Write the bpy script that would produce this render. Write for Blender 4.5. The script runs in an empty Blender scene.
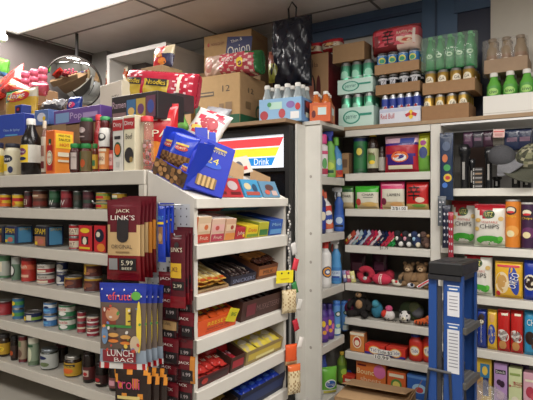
import bpy, math, random
from mathutils import Matrix, Vector
random.seed(7)
S = bpy.context.scene
COL = S.collection
# ------------------------------------------------------------------ camera, world, lights, exposure
YAW = math.radians(33.0); F = 510.0; EYE = 1.6; HZ = 198.0
cam_d = bpy.data.cameras.new('camera'); cam = bpy.data.objects.new('camera', cam_d); COL.objects.link(cam)
cam_d.sensor_width = 36; cam_d.lens = 36*F/533.0; cam_d.clip_start = .02
cam.location = (0, 0, EYE); cam.rotation_euler = (math.radians(90-.225), 0, YAW); S.camera = cam
w = bpy.data.worlds.new('world'); S.world = w; w.use_nodes = True
w.node_tree.nodes['Background'].inputs[0].default_value = (.8, .85, 1, 1)
w.node_tree.nodes['Background'].inputs[1].default_value = .02
S.view_settings.view_transform = 'Standard'; S.view_settings.look = 'None'; S.view_settings.gamma = 1
S.view_settings.use_curve_mapping = False
S.view_settings.exposure = .0
CEIL = EYE+1.24
LAMPS = [(-3.0, 1.875, 42), (-1.0, 1.3, 16), (.35, 1.3, 40), (-.6, -.5, 24), (-2.6, -.5, 16), (.9, -.5, 28)]
for i, (lx, ly, e) in enumerate(LAMPS):
    ld = bpy.data.lights.new('troffer_light', 'AREA'); ld.shape = 'RECTANGLE'; ld.size = 1.14; ld.size_y = .54
    ld.energy = e; ld.color = (1, .96, .91)
    lo = bpy.data.objects.new('troffer_light', ld); COL.objects.link(lo); lo.location = (lx, ly, CEIL-.035)

# ------------------------------------------------------------------ geometry of the view: a pixel column meets a real plane
def nrm(px):
    u = (px-266.5)/F; c, s = math.cos(YAW), math.sin(YAW)
    return (-s+c*u, c+s*u)
def gx(px, Y): a, b = nrm(px); return a/b*Y          # X on the plane Y
def gy(px, X): a, b = nrm(px); return b/a*X          # Y on the plane X
def zY(px, Y, y): return EYE+(HZ-y)/F*Y/nrm(px)[1]   # height on the plane Y
def zX(px, X, y): return EYE+(HZ-y)/F*X/nrm(px)[0]

# ------------------------------------------------------------------ materials
HEX = dict(white='e8e6e0', cream='e6dcc0', black='141414', dark='2a2526', grey='8a8886', lgrey='bdbbb6', dgrey='4a4848',
  red='b8141c', dred='6a1018', bred='d8202a', orange='e8641a', dorange='c24a10', yellow='f0c81e', dyellow='c89a20', green='2a8a3a', lgreen='7ac23a',
  dgreen='14502a', mint='9adcc0', teal='2a9a90', blue='1e46b4', dblue='14245a', navy='141a34', lblue='5aa8dc', sky='a0cdea', purple='5a2a7a',
  dpurple='381c4c', lilac='b090c8', pink='d8407a', lpink='e8a0b0', brown='5a3420', dbrown='301a12', tan='b8864e', card='b08a5e', dcard='8a6846',
  gold='c8a040', choc='2c1810', peanut='c89a58', steel='a8a8a8', orange2='f08a28', royal='1a2fc8')
_M = {}
def lin(c): return c/12.92 if c <= .04045 else ((c+.055)/1.055)**2.4
def rgb(h):
    c = [int(h[i:i+2], 16)/255 for i in (0, 2, 4)]; g = .3*c[0]+.55*c[1]+.15*c[2]
    return tuple(lin(max(.01, (g+(v-g)*.9)*.95)) for v in c)  # every colour muted and darkened, imitating dull hazy light in the palette
def mat(key):
    """key: colour[:finish]  finish = p paper, g gloss foil, m metal, c clear film, l tinted glass, w painted wood/metal"""
    if key in _M: return _M[key]
    cn, _, fin = key.partition(':'); c = rgb(HEX.get(cn, cn))
    m = bpy.data.materials.new(key.replace(':', '_')); m.use_nodes = True; nt = m.node_tree; b = nt.nodes['Principled BSDF']
    b.inputs['Base Color'].default_value = (*c, 1); b.inputs['Roughness'].default_value = .5
    if fin == 'g':
        b.inputs['Roughness'].default_value = .25
    elif fin == 'm':
        b.inputs['Metallic'].default_value = .85; b.inputs['Roughness'].default_value = .32
    elif fin == 'c':
        b.inputs['Roughness'].default_value = .12; b.inputs['Alpha'].default_value = .22; b.inputs['Specular IOR Level'].default_value = .9
    elif fin == 'l':
        b.inputs['Roughness'].default_value = .08; b.inputs['Alpha'].default_value = .8
    elif fin in ('w', 'f', 'k'):
        sc, amt, ro = {'w': (9, .12, .45), 'f': (160, .35, .95), 'k': (40, .14, .8)}[fin]
        b.inputs['Roughness'].default_value = ro
        n = nt.nodes.new('ShaderNodeTexNoise'); n.inputs['Scale'].default_value = sc; n.inputs['Detail'].default_value = 4
        tc = nt.nodes.new('ShaderNodeTexCoord'); nt.links.new(tc.outputs['Object'], n.inputs['Vector'])
        mx = nt.nodes.new('ShaderNodeMix'); mx.data_type = 'RGBA'
        mx.inputs['A'].default_value = (*[k*(1-amt) for k in c], 1); mx.inputs['B'].default_value = (*[min(1, k*(1+amt*.6)) for k in c], 1)
        nt.links.new(n.outputs['Fac'], mx.inputs['Factor']); nt.links.new(mx.outputs['Result'], b.inputs['Base Color'])
    _M[key] = m; return m
def emat(name, c, s):
    m = bpy.data.materials.new(name); m.use_nodes = True; b = m.node_tree.nodes['Principled BSDF']
    b.inputs['Base Color'].default_value = (*c, 1); b.inputs['Emission Color'].default_value = (*c, 1); b.inputs['Emission Strength'].default_value = s
    _M[name] = m; return name

# ------------------------------------------------------------------ lettering as outline meshes
_T = {}
def glyphs(s):
    if s in _T: return _T[s]
    cu = bpy.data.curves.new('lettering', 'FONT'); cu.body = s; cu.resolution_u = 2
    o = bpy.data.objects.new('lettering', cu); COL.objects.link(o)
    dg = bpy.context.evaluated_depsgraph_get(); me = bpy.data.meshes.new_from_object(o.evaluated_get(dg))
    vs = [tuple(v.co) for v in me.vertices]; fs = [tuple(p.vertices) for p in me.polygons]
    bpy.data.objects.remove(o); bpy.data.meshes.remove(me); bpy.data.curves.remove(cu)
    if not vs: _T[s] = ([], []); return _T[s]
    x0 = min(v[0] for v in vs); x1 = max(v[0] for v in vs); y0 = min(v[1] for v in vs); y1 = max(v[1] for v in vs)
    vs = [((v[0]-x0)/(x1-x0)-.5, (v[1]-y0)/(y1-y0)-.5) for v in vs]
    _T[s] = (vs, fs); return _T[s]

# ------------------------------------------------------------------ mesh builder
class MB:
    def __init__(s): s.v = []; s.f = []; s.mi = []; s.sm = []; s.mats = []; s.toff = 0; s.T = Matrix(); s.surf = lambda x, z, o: (x, -o, z)
    def mat(s, k):
        if k not in s.mats: s.mats.append(k)
        return s.mats.index(k)
    def add(s, vs, fs, k, smooth=False):
        b = len(s.v); s.v += [tuple(s.T @ Vector(p)) for p in vs]
        for i, f in enumerate(fs):
            s.f.append([b+j for j in f]); s.mi.append(s.mat(k[i] if isinstance(k, list) else k)); s.sm.append(smooth)
    def box(s, x0, x1, y0, y1, z0, z1, k, bev=0, ks=None, kt=None):
        """ks = side colour (both x faces), kt = top colour"""
        if bev <= 0:
            vs = [(x0,y0,z0),(x1,y0,z0),(x1,y1,z0),(x0,y1,z0),(x0,y0,z1),(x1,y0,z1),(x1,y1,z1),(x0,y1,z1)]
            s.add(vs, [(3,2,1,0),(4,5,6,7),(0,1,5,4),(1,2,6,5),(2,3,7,6),(3,0,4,7)], [k, kt or k, k, ks or k, k, ks or k])
        else:
            b = bev; vs = []; fs = []; ks_ = []
            def V(p): vs.append(p); return len(vs)-1
            cx = {}
            for i, x in enumerate((x0, x1)):
                for j, y in enumerate((y0, y1)):
                    for l, z in enumerate((z0, z1)):
                        sx, sy, sz = (1-2*i), (1-2*j), (1-2*l)
                        cx[i,j,l] = (V((x, y+sy*b, z+sz*b)), V((x+sx*b, y, z+sz*b)), V((x+sx*b, y+sy*b, z)))
            for i in (0, 1): fs.append([cx[i,0,0][0], cx[i,1,0][0], cx[i,1,1][0], cx[i,0,1][0]]); ks_.append(ks or k)
            for j in (0, 1): fs.append([cx[0,j,0][1], cx[1,j,0][1], cx[1,j,1][1], cx[0,j,1][1]]); ks_.append(k)
            for l in (0, 1): fs.append([cx[0,0,l][2], cx[1,0,l][2], cx[1,1,l][2], cx[0,1,l][2]]); ks_.append((kt or k) if l else k)
            for j in (0, 1):
                for l in (0, 1): fs.append([cx[0,j,l][1], cx[1,j,l][1], cx[1,j,l][2], cx[0,j,l][2]]); ks_.append(k)
            for i in (0, 1):
                for l in (0, 1): fs.append([cx[i,0,l][0], cx[i,1,l][0], cx[i,1,l][2], cx[i,0,l][2]]); ks_.append(k)
            for i in (0, 1):
                for j in (0, 1): fs.append([cx[i,j,0][0], cx[i,j,1][0], cx[i,j,1][1], cx[i,j,0][1]]); ks_.append(k)
            for q in cx.values(): fs.append(list(q)); ks_.append(k)
            s.add(vs, fs, ks_)
        return s
    def lathe(s, prof, k='white', cx=0, cy=0, n=20, sx=1, sy=1, z=0):
        """prof: (r, z[, colour])"""
        vs = []; fs = []; ks = []
        for p in prof:
            for i in range(n):
                a = 2*math.pi*i/n; vs.append((cx+p[0]*sx*math.cos(a), cy+p[0]*sy*math.sin(a), z+p[1]))
        for j in range(len(prof)-1):
            c = prof[j][2] if len(prof[j]) > 2 and prof[j][2] else k
            for i in range(n):
                q = (i+1) % n; fs.append((j*n+i, j*n+q, (j+1)*n+q, (j+1)*n+i)); ks.append(c)
        s.add(vs, fs, ks, True)
        b = [vs[i] for i in range(n)]; s.add(b, [tuple(range(n))[::-1]], ks[0])
        b = vs[-n:]; s.add(b, [tuple(range(n))], ks[-1])
        return s
    def ball(s, cx, cy, cz, rx, ry, rz, k, n=12, m=8):
        pr = [(math.sin(math.pi*j/m), -math.cos(math.pi*j/m)) for j in range(m+1)]
        vs = []; fs = []
        for r, z in pr:
            for i in range(n): a = 2*math.pi*i/n; vs.append((cx+rx*r*math.cos(a), cy+ry*r*math.sin(a), cz+rz*z))
        for j in range(m):
            for i in range(n): q = (i+1) % n; fs.append((j*n+i, j*n+q, (j+1)*n+q, (j+1)*n+i))
        s.add(vs, fs, k, True); return s
    def tube(s, pts, r, k, n=8):
        pts = [Vector(p) for p in pts]; rs = r if isinstance(r, list) else [r]*len(pts); vs = []; fs = []
        for i, p in enumerate(pts):
            d = (pts[min(i+1, len(pts)-1)]-pts[max(i-1, 0)]).normalized()
            u = d.cross(Vector((0, 0, 1)) if abs(d.z) < .9 else Vector((1, 0, 0))).normalized(); v = d.cross(u)
            for j in range(n): a = 2*math.pi*j/n; vs.append(tuple(p+(u*math.cos(a)+v*math.sin(a))*rs[i]))
        for i in range(len(pts)-1):
            for j in range(n): q = (j+1) % n; fs.append((i*n+j, i*n+q, (i+1)*n+q, (i+1)*n+j))
        fs += [tuple(range(n)), tuple(range((len(pts)-1)*n, len(pts)*n))]
        s.add(vs, fs, k, True); return s
    def sheet(s, w, h, d, col, pw=.5, n=14, wr=.0, z0=0, seed=0, crimp=.04, ex=2.5):
        """pillow bag standing on z0: flat sealed rim, bulging middle; col(u,v) gives the print"""
        R = random.Random(seed); ph = [R.uniform(0, 6) for _ in range(8)]
        def th(x, z):
            a = max(0, 1-abs(2*x/w)**ex); v = (z-z0)/h
            t = max(0, 1-abs(2*(v-.5)/(1-2*crimp))**ex) if crimp < v < 1-crimp else 0
            t = (a*t)**pw
            wv = wr*(math.sin(x/w*19+ph[0]+3*v)*math.sin(v*13+ph[1])+.6*math.sin(x/w*37+ph[2]-v*23))
            return d/2*(t+wv*min(1, t*3))+.0012
        def surf(x, z, o): return (x, -th(x, z)-o, z)
        us = [.5-.5*math.cos(math.pi*i/n) for i in range(n+1)]; nv = n+4
        vv = sorted(set([0, crimp]+[crimp+(1-2*crimp)*(.5-.5*math.cos(math.pi*i/nv)) for i in range(nv+1)]+[1]))
        for sgn in (-1, 1):
            vs = []; fs = []; ks = []
            for v in vv:
                for u in us:
                    x = (u-.5)*w; z = z0+v*h
                    nar = 1-.05*math.sin(math.pi*v)*(1 if pw > .3 else 0)
                    vs.append((x*nar, sgn*th(x, z), z))
            k = n+1
            for j in range(len(vv)-1):
                for i in range(n):
                    q = (j*k+i, j*k+i+1, (j+1)*k+i+1, (j+1)*k+i); fs.append(q if sgn < 0 else q[::-1])
                    ks.append(col((us[i]+us[i+1])/2, (vv[j]+vv[j+1])/2) if callable(col) else col)
            s.add(vs, fs, ks, True)
        s.surf = surf; s.toff = min(.006, d/2*wr*1.5+.0008); return s
    # prints on the current surface
    def rect(s, x, z, w, h, k, o=.0012, n=4, rot=0):
        vs = []; fs = []; c, q = math.cos(rot), math.sin(rot)
        for j in range(n+1):
            for i in range(n+1):
                a = (i/n-.5)*w; b = (j/n-.5)*h; vs.append(s.surf(x+a*c-b*q, z+a*q+b*c, o))
        for j in range(n):
            for i in range(n): fs.append((j*(n+1)+i, j*(n+1)+i+1, (j+1)*(n+1)+i+1, (j+1)*(n+1)+i))
        s.add(vs, fs, k, True); return s
    def oval(s, x, z, rx, rz, k, o=.0014, n=18, rot=0):
        c, q = math.cos(rot), math.sin(rot)
        vs = [s.surf(x, z, o)]
        for r in (.5, 1):
            for i in range(n):
                a = rx*r*math.cos(2*math.pi*i/n); b = rz*r*math.sin(2*math.pi*i/n); vs.append(s.surf(x+a*c-b*q, z+a*q+b*c, o))
        fs = [(0, 1+i, 1+(i+1) % n) for i in range(n)]+[(1+i, 1+n+i, 1+n+(i+1) % n, 1+(i+1) % n) for i in range(n)]
        s.add(vs, fs, k, True); return s
    def text(s, t, x, z, w, h, k, o=.0022, rot=0):
        gv, gf = glyphs(t); c, q = math.cos(rot), math.sin(rot)
        vs = [s.surf(x+a*w*c-b*h*q, z+a*w*q+b*h*c, o) for a, b in gv]
        s.add(vs, gf, k); return s
    def prints(s, ds, w, h, z0=0):
        """ds: print list in units of the face, x -.5...5, z 0..1"""
        for i, d in enumerate(ds or []):
            o = .001+.0004*i
            rot = 0
            if d[0] == 'r': s.rect(d[1]*w, z0+d[2]*h, d[3]*w, d[4]*h, d[5], o, rot=d[6] if len(d) > 6 else 0)
            elif d[0] == 'e': s.oval(d[1]*w, z0+d[2]*h, d[3]*w/2, d[4]*h/2, d[5], o, rot=d[6] if len(d) > 6 else 0)
            else: s.text(d[1], d[2]*w, z0+d[3]*h, d[4]*w, d[5]*h, d[6], o+.0006+s.toff, rot=d[7] if len(d) > 7 else 0)
        return s
    def flat(s, y): s.surf = lambda x, z, o: (x, y-o, z); return s
    def side(s, xf, sgn=1):      # prints on a +x (or -x) face; print x runs along y
        s.surf = lambda x, z, o: (xf+sgn*o, x*sgn, z); return s
    def top(s, zt): s.surf = lambda x, z, o: (x, z, zt+o); return s
    def cyl(s, R, sy=1): s.surf = lambda x, z, o: ((R+o)*math.sin(x/R), -(R+o)*sy*math.cos(x/R), z); return s
    def obj(s, name, parent=None):
        me = bpy.data.meshes.new(name); me.from_pydata(s.v, [], s.f); me.update()
        for k in s.mats: me.materials.append(mat(k))
        me.polygons.foreach_set('material_index', s.mi); me.polygons.foreach_set('use_smooth', s.sm)
        o = bpy.data.objects.new(name, me); COL.objects.link(o)
        if parent: o.parent = parent
        return o

ORD = ['second', 'third', 'fourth', 'fifth', 'sixth', 'seventh']
def place(i, n): return 'leftmost' if i == 0 else 'rightmost' if i == n-1 else 'middle' if n == 3 else ORD[i-1]+' from left'
def tag(o, label=None, cat=None, group=None, kind=None):
    if label: o['label'] = label
    if cat: o['category'] = cat
    if group: o['group'] = group
    if kind: o['kind'] = kind
    return o
def empty(name, loc=(0, 0, 0)):
    o = bpy.data.objects.new(name, None); COL.objects.link(o); o.location = loc; o.empty_display_size = .05; return o
def put(o, x, y, z, rz=0, rx=0, ry=0):
    o.location = (x, y, z); o.rotation_euler = (rx, ry, rz); return o
def copy_tree(o, parent=None):
    c = o.copy(); COL.objects.link(c); c.parent = parent
    for ch in o.children: copy_tree(ch, c)
    return c
def struct(name, mb): return tag(mb.obj(name), kind='structure')

# ------------------------------------------------------------------ product builders (base centre at the origin, front faces -y)
def can(name, r, h, body, bands=(), ds=(), rim='steel:m'):
    m = MB(); e = min(.003, h*.06)
    bs = sorted(bands)                                    # (z0, z1, colour) in fractions
    cuts = sorted(set([0, 1]+[b[0] for b in bs]+[b[1] for b in bs]))
    prof = [(r*.96, 0, rim), (r*1.0, e*.4, rim), (r, e, rim), (r*.975, e*1.4, None)]
    z0, z1 = e*1.4, h-e*1.4
    for a, b in zip(cuts[:-1], cuts[1:]):
        c = body
        for x in bs:
            if x[0] <= a+1e-6 and b <= x[1]+1e-6: c = x[2]
        prof.append((r*.975, z0+a*(z1-z0), c))
    prof += [(r*.975, z1, rim), (r, h-e, rim), (r, h-e*.2, rim), (r*.93, h, rim), (r*.92, h-e, rim)]
    m.lathe(prof, body, n=24); m.cyl(r*.975); m.prints(ds, 2*r, h)
    return m.obj(name)
def soda(r, h, body, bands=(), ds=(), m=None, cx=0, cy=0, z=0):
    m = m or MB()
    m.lathe([(r*.7, 0, 'steel:m'), (r*.95, h*.04, body)]+[(r, h*.08, body)]+[x for b in sorted(bands) for x in ((r, h*b[0], b[2]), (r, h*b[1], body))]+[(r, h*.88, 'steel:m'), (r*.78, h*.97, 'steel:m'), (r*.8, h, 'steel:m'), (r*.7, h*.97, 'steel:m')], body, cx, cy, 16, z=z)
    return m
def jar(name, r, h, glass, lid, label=None, ds=(), lh=.16, lz=(.12, .62)):
    root = empty(name)
    m = MB(); hb = h*(1-lh)
    m.lathe([(r*.8, 0), (r*.98, h*.04), (r, h*.1), (r, hb*.86), (r*.94, hb*.93), (r*.82, hb*.98), (r*.82, hb)], glass, n=22)
    m.obj('jar_body', root)
    m = MB(); m.lathe([(r*.86, 0), (r*.9, h*lh*.1), (r*.9, h*lh*.85), (r*.84, h*lh)], lid, n=22, z=hb+.0005); m.obj('lid', root)
    if label:
        m = MB(); a, b = lz[0]*h, lz[1]*h; R = r+.0006
        m.lathe([(R, a), (R, b)], label, n=22); m.cyl(R); m.prints(ds, 2*r, b-a, a); m.obj('paper_label', root)
    return root
def bottle(name, r, h, body, cap, label=None, ds=(), neck=.35, sh=.62, lz=(.12, .5), caph=.1, sy=1, waist=0, capr=None, liquid=None):
    root = empty(name); m = MB(); rn = r*neck; hc = h*(1-caph); S_ = h*sh
    m.lathe([(r*.82, 0), (r, h*.025), (r, h*.3), (r*(1-waist), h*.42), (r, S_), (r*.93, S_+(hc-S_)*.25), (r*.7, S_+(hc-S_)*.5), (rn*1.15, S_+(hc-S_)*.8), (rn, hc)], body, n=22, sy=sy)
    m.obj('bottle_body', root)
    cr = capr or rn*1.2
    m = MB(); m.lathe([(cr*.98, 0), (cr, caph*h*.1), (cr*.95, caph*h*.9), (cr*.8, caph*h)], cap, n=16, z=hc+.0005); m.obj('cap', root)
    if label:
        a, b = lz[0]*h, lz[1]*h; m = MB(); R = r+.0008
        m.lathe([(R, a), (R, b)], label, n=22, sy=sy); m.cyl(R, sy); m.prints(ds, 2*r, b-a, a); m.obj('paper_label', root)
    return root
def carton(name, w, d, h, k, ks=None, kt=None, ds=(), dside=(), dtop=(), bev=.0015, dleft=()):
    m = MB(); m.box(-w/2, w/2, -d/2, d/2, 0, h, k, bev, ks, kt)
    m.flat(-d/2).prints(ds, w, h)
    m.side(w/2).prints(dside, d, h)
    if dleft: m.side(-w/2, -1).prints(dleft, d, h)
    if dtop: m.top(h); m.prints(dtop, w, d, -d/2)
    return m.obj(name)
def bag(name, w, h, d, col, ds=(), pw=.5, wr=.03, seed=0, n=14, crimp=.04, ex=2.5):
    m = MB(); m.sheet(w, h, d, col, pw, n, wr, 0, seed, crimp, ex); m.prints(ds, w, h); return m.obj(name)
def sprayer(name, r, h, body, head, trig, label=None, ds=(), sy=.7):
    root = empty(name); m = MB()
    m.lathe([(r*.85, 0), (r, h*.03), (r, h*.38), (r*.78, h*.55), (r*.9, h*.62), (r*.5, h*.72), (r*.32, h*.76)], body, n=20, sy=sy); m.obj('bottle_body', root)
    m = MB(); m.lathe([(r*.38, 0), (r*.4, h*.06)], head, n=14, z=h*.765)
    m.box(-r*.95, r*.55, -r*.3, r*.3, h*.86, h*.97, head, .003); m.box(-r*.3, r*.3, -r*.25, r*.25, h*.825, h*.86, head); m.box(-r*1.25, -r*.95, -r*.2, r*.2, h*.88, h*.95, trig); m.obj('spray_head', root)
    m = MB(); m.tube([(-r*.6, 0, h*.86), (-r*.75, 0, h*.78), (-r*.62, 0, h*.7)], r*.12, trig); m.obj('trigger', root)
    if label:
        m = MB(); R = r+.001; m.lathe([(R, h*.06), (R, h*.36)], label, n=20, sy=sy); m.cyl(R, sy); m.prints(ds, 2*r, h*.3, h*.06); m.obj('paper_label', root)
    return root
def tray(name, w, d, hf, hb, k, ki=None, ds=(), t=.002, hs=None):
    """open display box: low front wall, sides rising to the back wall"""
    m = MB(); ki = ki or k; hs = hs or hf
    m.box(-w/2, w/2, -d/2, d/2, 0, t, k); m.box(-w/2, w/2, -d/2, -d/2+t, t, hf, k); m.box(-w/2, w/2, d/2-t, d/2, t, hb, k)
    for sx in (-1, 1):
        x0, x1 = sorted((sx*w/2, sx*(w/2-t))); y0, y1 = -d/2+t, d/2-t
        m.add([(x0,y0,t),(x1,y0,t),(x1,y1,t),(x0,y1,t),(x0,y0,hs),(x1,y0,hs),(x1,y1,hb),(x0,y1,hb)],
              [(3,2,1,0),(4,5,6,7),(0,1,5,4),(1,2,6,5),(2,3,7,6),(3,0,4,7)], k)
    m.flat(-d/2).prints(ds, w, hf); return m.obj(name)
def bar(name, w, l, h, col, ds=()):
    """wrapped bar lying with its length along y"""
    m = MB(); m.sheet(w, l, h, col, .3, 6, .03, -l/2, 1, .08)
    m.surf0 = m.surf; m.prints(ds, w, l, -l/2)
    m.v = [(x, z, -y+h/2+.001) for x, y, z in m.v]; return m.obj(name)
# ------------------------------------------------------------------ the room
E = EYE
XL, XR, YB, YF = -3.68, 1.9, 3.25, -1.9
struct('floor', MB().box(XL, XR, YF, YB, -.05, 0, 'b0aca4:w'))
m = MB().box(XL-.05, XR+.05, YF-.05, YB+.05, CEIL, CEIL+.05, 'f0ece8:w')
struct('ceiling', m)
# T-bar grid of the suspended ceiling
m = MB()
for i in range(-4, 3):
    x = -1.2+i*1.22+1.22
    if XL < x < XR: m.box(x-.008, x+.008, YF, YB, CEIL-.004, CEIL, '7d7873')
for j in range(8):
    y = 3.04-.61*j*1.0
    if y > YF: m.box(XL, XR, y-.008, y+.008, CEIL-.004, CEIL-.0005, '7d7873')
struct('trim_1', m)
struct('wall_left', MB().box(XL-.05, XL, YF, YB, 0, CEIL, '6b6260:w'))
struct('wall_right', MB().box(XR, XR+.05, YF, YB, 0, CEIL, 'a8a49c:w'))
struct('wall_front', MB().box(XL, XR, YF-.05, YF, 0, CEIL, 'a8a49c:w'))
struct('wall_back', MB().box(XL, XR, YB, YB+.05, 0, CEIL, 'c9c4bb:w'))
# blue painted crown board, post and dark panel along the back wall
x0 = gx(285, YB)
struct('trim_2', MB().box(x0, XR, YB-.03, YB, zY(350, YB, 40), CEIL, '3e5a7c:w').box(x0, XR, YB-.045, YB-.03, zY(350, YB, 28), zY(350, YB, 25), '30486a:w'))
struct('trim_3', MB().box(gx(424, YB), gx(459, YB), YB-.05, YB-.03, 1.9, CEIL, '456488:w').box(gx(437, YB), gx(439, YB), YB-.056, YB-.05, 1.9, CEIL, '2c4260').box(gx(456, YB), gx(497, YB), YB-.06, YB-.05, zY(470, YB, 14), CEIL, '3e5a7c:w'))
struct('trim_4', MB().box(gx(459, YB), gx(493, YB), YB-.045, YB-.03, 1.9, zY(470, YB, 12), '1c2440:w'))
struct('trim_5', MB().box(gx(493, YB), XR, YB-.09, YB-.05, 1.9, zY(512, YB, 0), 'c8c0b2:w'))
# fluorescent troffers
LENS = emat('lamp_lens', (1, .97, .92), 3.2)
for i, (lx, ly, e) in enumerate(LAMPS):
    if i == 0 or True:
        t = empty('ceiling_light', (lx, ly, CEIL))
        tag(t, ['bright white fluorescent troffer glaring in the top left corner of the ceiling', 'ceiling troffer above the jerky display', 'ceiling troffer above the blue ladder', 'ceiling troffer above the aisle in front of the candy rack', 'ceiling troffer over the aisle before the canned food', 'ceiling troffer far right of the aisle'][i], 'ceiling light')
        m = MB(); a, b = .61, .305
        for (p, q, r, s_) in ((-a, a, -b, -b+.02), (-a, a, b-.02, b), (-a, -a+.02, -b+.02, b-.02), (a-.02, a, -b+.02, b-.02)): m.box(p, q, r, s_, -.03, -.005, 'lgrey')
        m.obj('frame', t)
        MB().box(-a+.02, a-.02, -b+.02, b-.02, -.016, -.006, LENS).obj('diffuser', t)
# white corner of the wall left of the cabinet
struct('wall_corner', MB().box(gx(92, 2.87), gx(107, 2.87), 2.87, YB, 0, CEIL, 'a8a4a0:w'))
# open white cabinet close under the ceiling
cab = empty('wall_cabinet', (gx(107, 2.62), 2.62, 0)); tag(cab, 'white open-fronted wall cabinet close under the ceiling behind the canned food', 'cabinet')
cw = gx(166, 2.62)-gx(107, 2.62); zt = zY(135, 2.62, 49)
MB().box(0, cw, 0, .6, zt-.03, zt, 'c8c4be:w').obj('cabinet_top', cab)
MB().box(0, .03, 0, .6, 1.2, zt-.0305, 'c0bcb6:w').obj('side_panel', cab)
MB().box(cw-.03, cw, 0, .6, 1.2, zt-.0305, 'c0bcb6:w').obj('side_panel', cab)
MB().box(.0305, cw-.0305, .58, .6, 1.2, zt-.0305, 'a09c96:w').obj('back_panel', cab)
zs_ = zY(135, 2.62, 84)
MB().box(.0305, cw-.0305, .005, .5795, zs_-.02, zs_, 'c0bcb6:w').obj('shelf', cab)
def in_cab(o, px, y, z=None): put(o, gx(px, y), y, z or zs_+.001); return o
bx = in_cab(bag('snack_bag', .26, .2, .08, lambda u, v: 'dorange:g' if (u*3+v*2) % 1 < .55 else 'cream:g', seed=3, wr=.1), 117, 2.78)
tag(bx, 'orange and cream snack bag inside the white wall cabinet', 'snack bag')
bx = in_cab(carton('storage_box', .3, .2, .26, '6a6460:k'), 142, 2.95); tag(bx, 'dull grey box at the back of the white wall cabinet', 'box')
bx = in_cab(bag('plush_bundle', .3, .3, .12, lambda u, v: 'a07070' if v < .75 else 'lpink', seed=9, wr=.2), 120, 3.08); tag(bx, 'dusty pink wrapped bundle at the back of the white wall cabinet', 'bundle')

# ------------------------------------------------------------------ canned food gondola
GY = 1.25; GX1 = gx(147, GY); GX0 = -3.1; GS = [.097, -.043, -.205, -.363, -.533, -.715, -.9, -1.1, -1.3]
PAINT = 'cfc8bb:w'; PAINT2 = 'd6d0c6:w'
gon = empty('gondola_shelving', (0, 0, 0)); tag(gon, 'long off-white painted shelving unit stocked with cans and jars on the left', 'shelving unit')
for i, z in enumerate(GS):
    z = E+z
    m = MB(); x1 = GX1-.028 if i else GX1-.001
    m.box(GX0, x1, GY, 2.0 if i == 0 else GY+.36, z-.02, z, PAINT)
    m.box(GX0, x1, GY-.012, GY-.0005, z-(.05 if i == 0 else .042), z, PAINT, .002)
    m.obj('shelf', gon)
MB().box(GX1-.027, GX1, GY+.001, GY+.36, .1, E+.097-.021, PAINT).box(GX1-.027, GX1, GY-.012, GY+.0005, .1, E+.097-.051, PAINT).obj('end_upright', gon)
MB().box(GX0, GX1, GY+.361, GY+.38, .1, E+.07, '3c3834:w').obj('back_panel', gon)  # panel colour darkened to stand in for deep shade between the shelves
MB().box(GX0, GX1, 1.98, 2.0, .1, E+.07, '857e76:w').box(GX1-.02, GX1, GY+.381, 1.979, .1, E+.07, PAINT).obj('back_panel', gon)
MB().box(GX0, GX1, GY+.02, 2.0, 0, .1, 'dgrey').obj('base', gon)

# ------------------------------------------------------------------ candy rack at the gondola's end
RX = -1.09; RXB = GX1+.004; RY0 = GY; RY1 = gy(286, RX); RS = [0, -.152, -.316, -.458, -.626, -.79, -.96, -1.15]
rack = empty('candy_rack', (0, 0, 0)); tag(rack, 'white end rack with a slanted top and narrow shelves packed with candy boxes', 'display rack')
m = MB(); zt = E+.094; SLP = .17
# side panel with pegboard holes
for y0, y1 in ((RY0, RY0+.018), (RY1-.018, RY1)):
    x0, x1 = RXB, RX
    vs = [(x0, y0, .05), (x1, y0, .05), (x1, y0, E), (x0, y0, zt), (x0, y1, .05), (x1, y1, .05), (x1, y1, E), (x0, y1, zt)]
    m = MB(); m.add(vs, [(0,1,2,3), (7,6,5,4), (0,4,5,1), (1,5,6,2), (2,6,7,3), (3,7,4,0)], PAINT2)
    if y0 == RY0:
        m.flat(y0)
        m.rect((x0+x1)/2-.002, E-.3, (x1-x0)-.03, .56, 'c9ccd0:w', .0005)
        for i in range(7):
            for j in range(24): m.oval(x0+.025+i*.0255, E-.035-j*.0255, .003, .003, '3a3a3c', .001, 6)
    m.obj('side_panel', rack)
MB().add([(RXB, RY0+.019, zt-.012), (RX, RY0+.019, E-.012), (RX, RY0+.019, E), (RXB, RY0+.019, zt), (RXB, RY1-.019, zt-.012), (RX, RY1-.019, E-.012), (RX, RY1-.019, E), (RXB, RY1-.019, zt)],
  [(0,1,2,3), (7,6,5,4), (0,4,5,1), (1,5,6,2), (2,6,7,3), (3,7,4,0)], PAINT2)
mm = MB(); mm.add([(RXB, RY0+.0185, zt-.012), (RX-.004, RY0+.0185, E-.012), (RX-.004, RY0+.0185, E-.001), (RXB, RY0+.0185, zt-.001), (RXB, RY1-.0185, zt-.012), (RX-.004, RY1-.0185, E-.012), (RX-.004, RY1-.0185, E-.001), (RXB, RY1-.0185, zt-.001)],
  [(0,1,2,3), (7,6,5,4), (0,4,5,1), (1,5,6,2), (2,6,7,3), (3,7,4,0)], PAINT2); mm.obj('slanted_top', rack)
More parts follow.
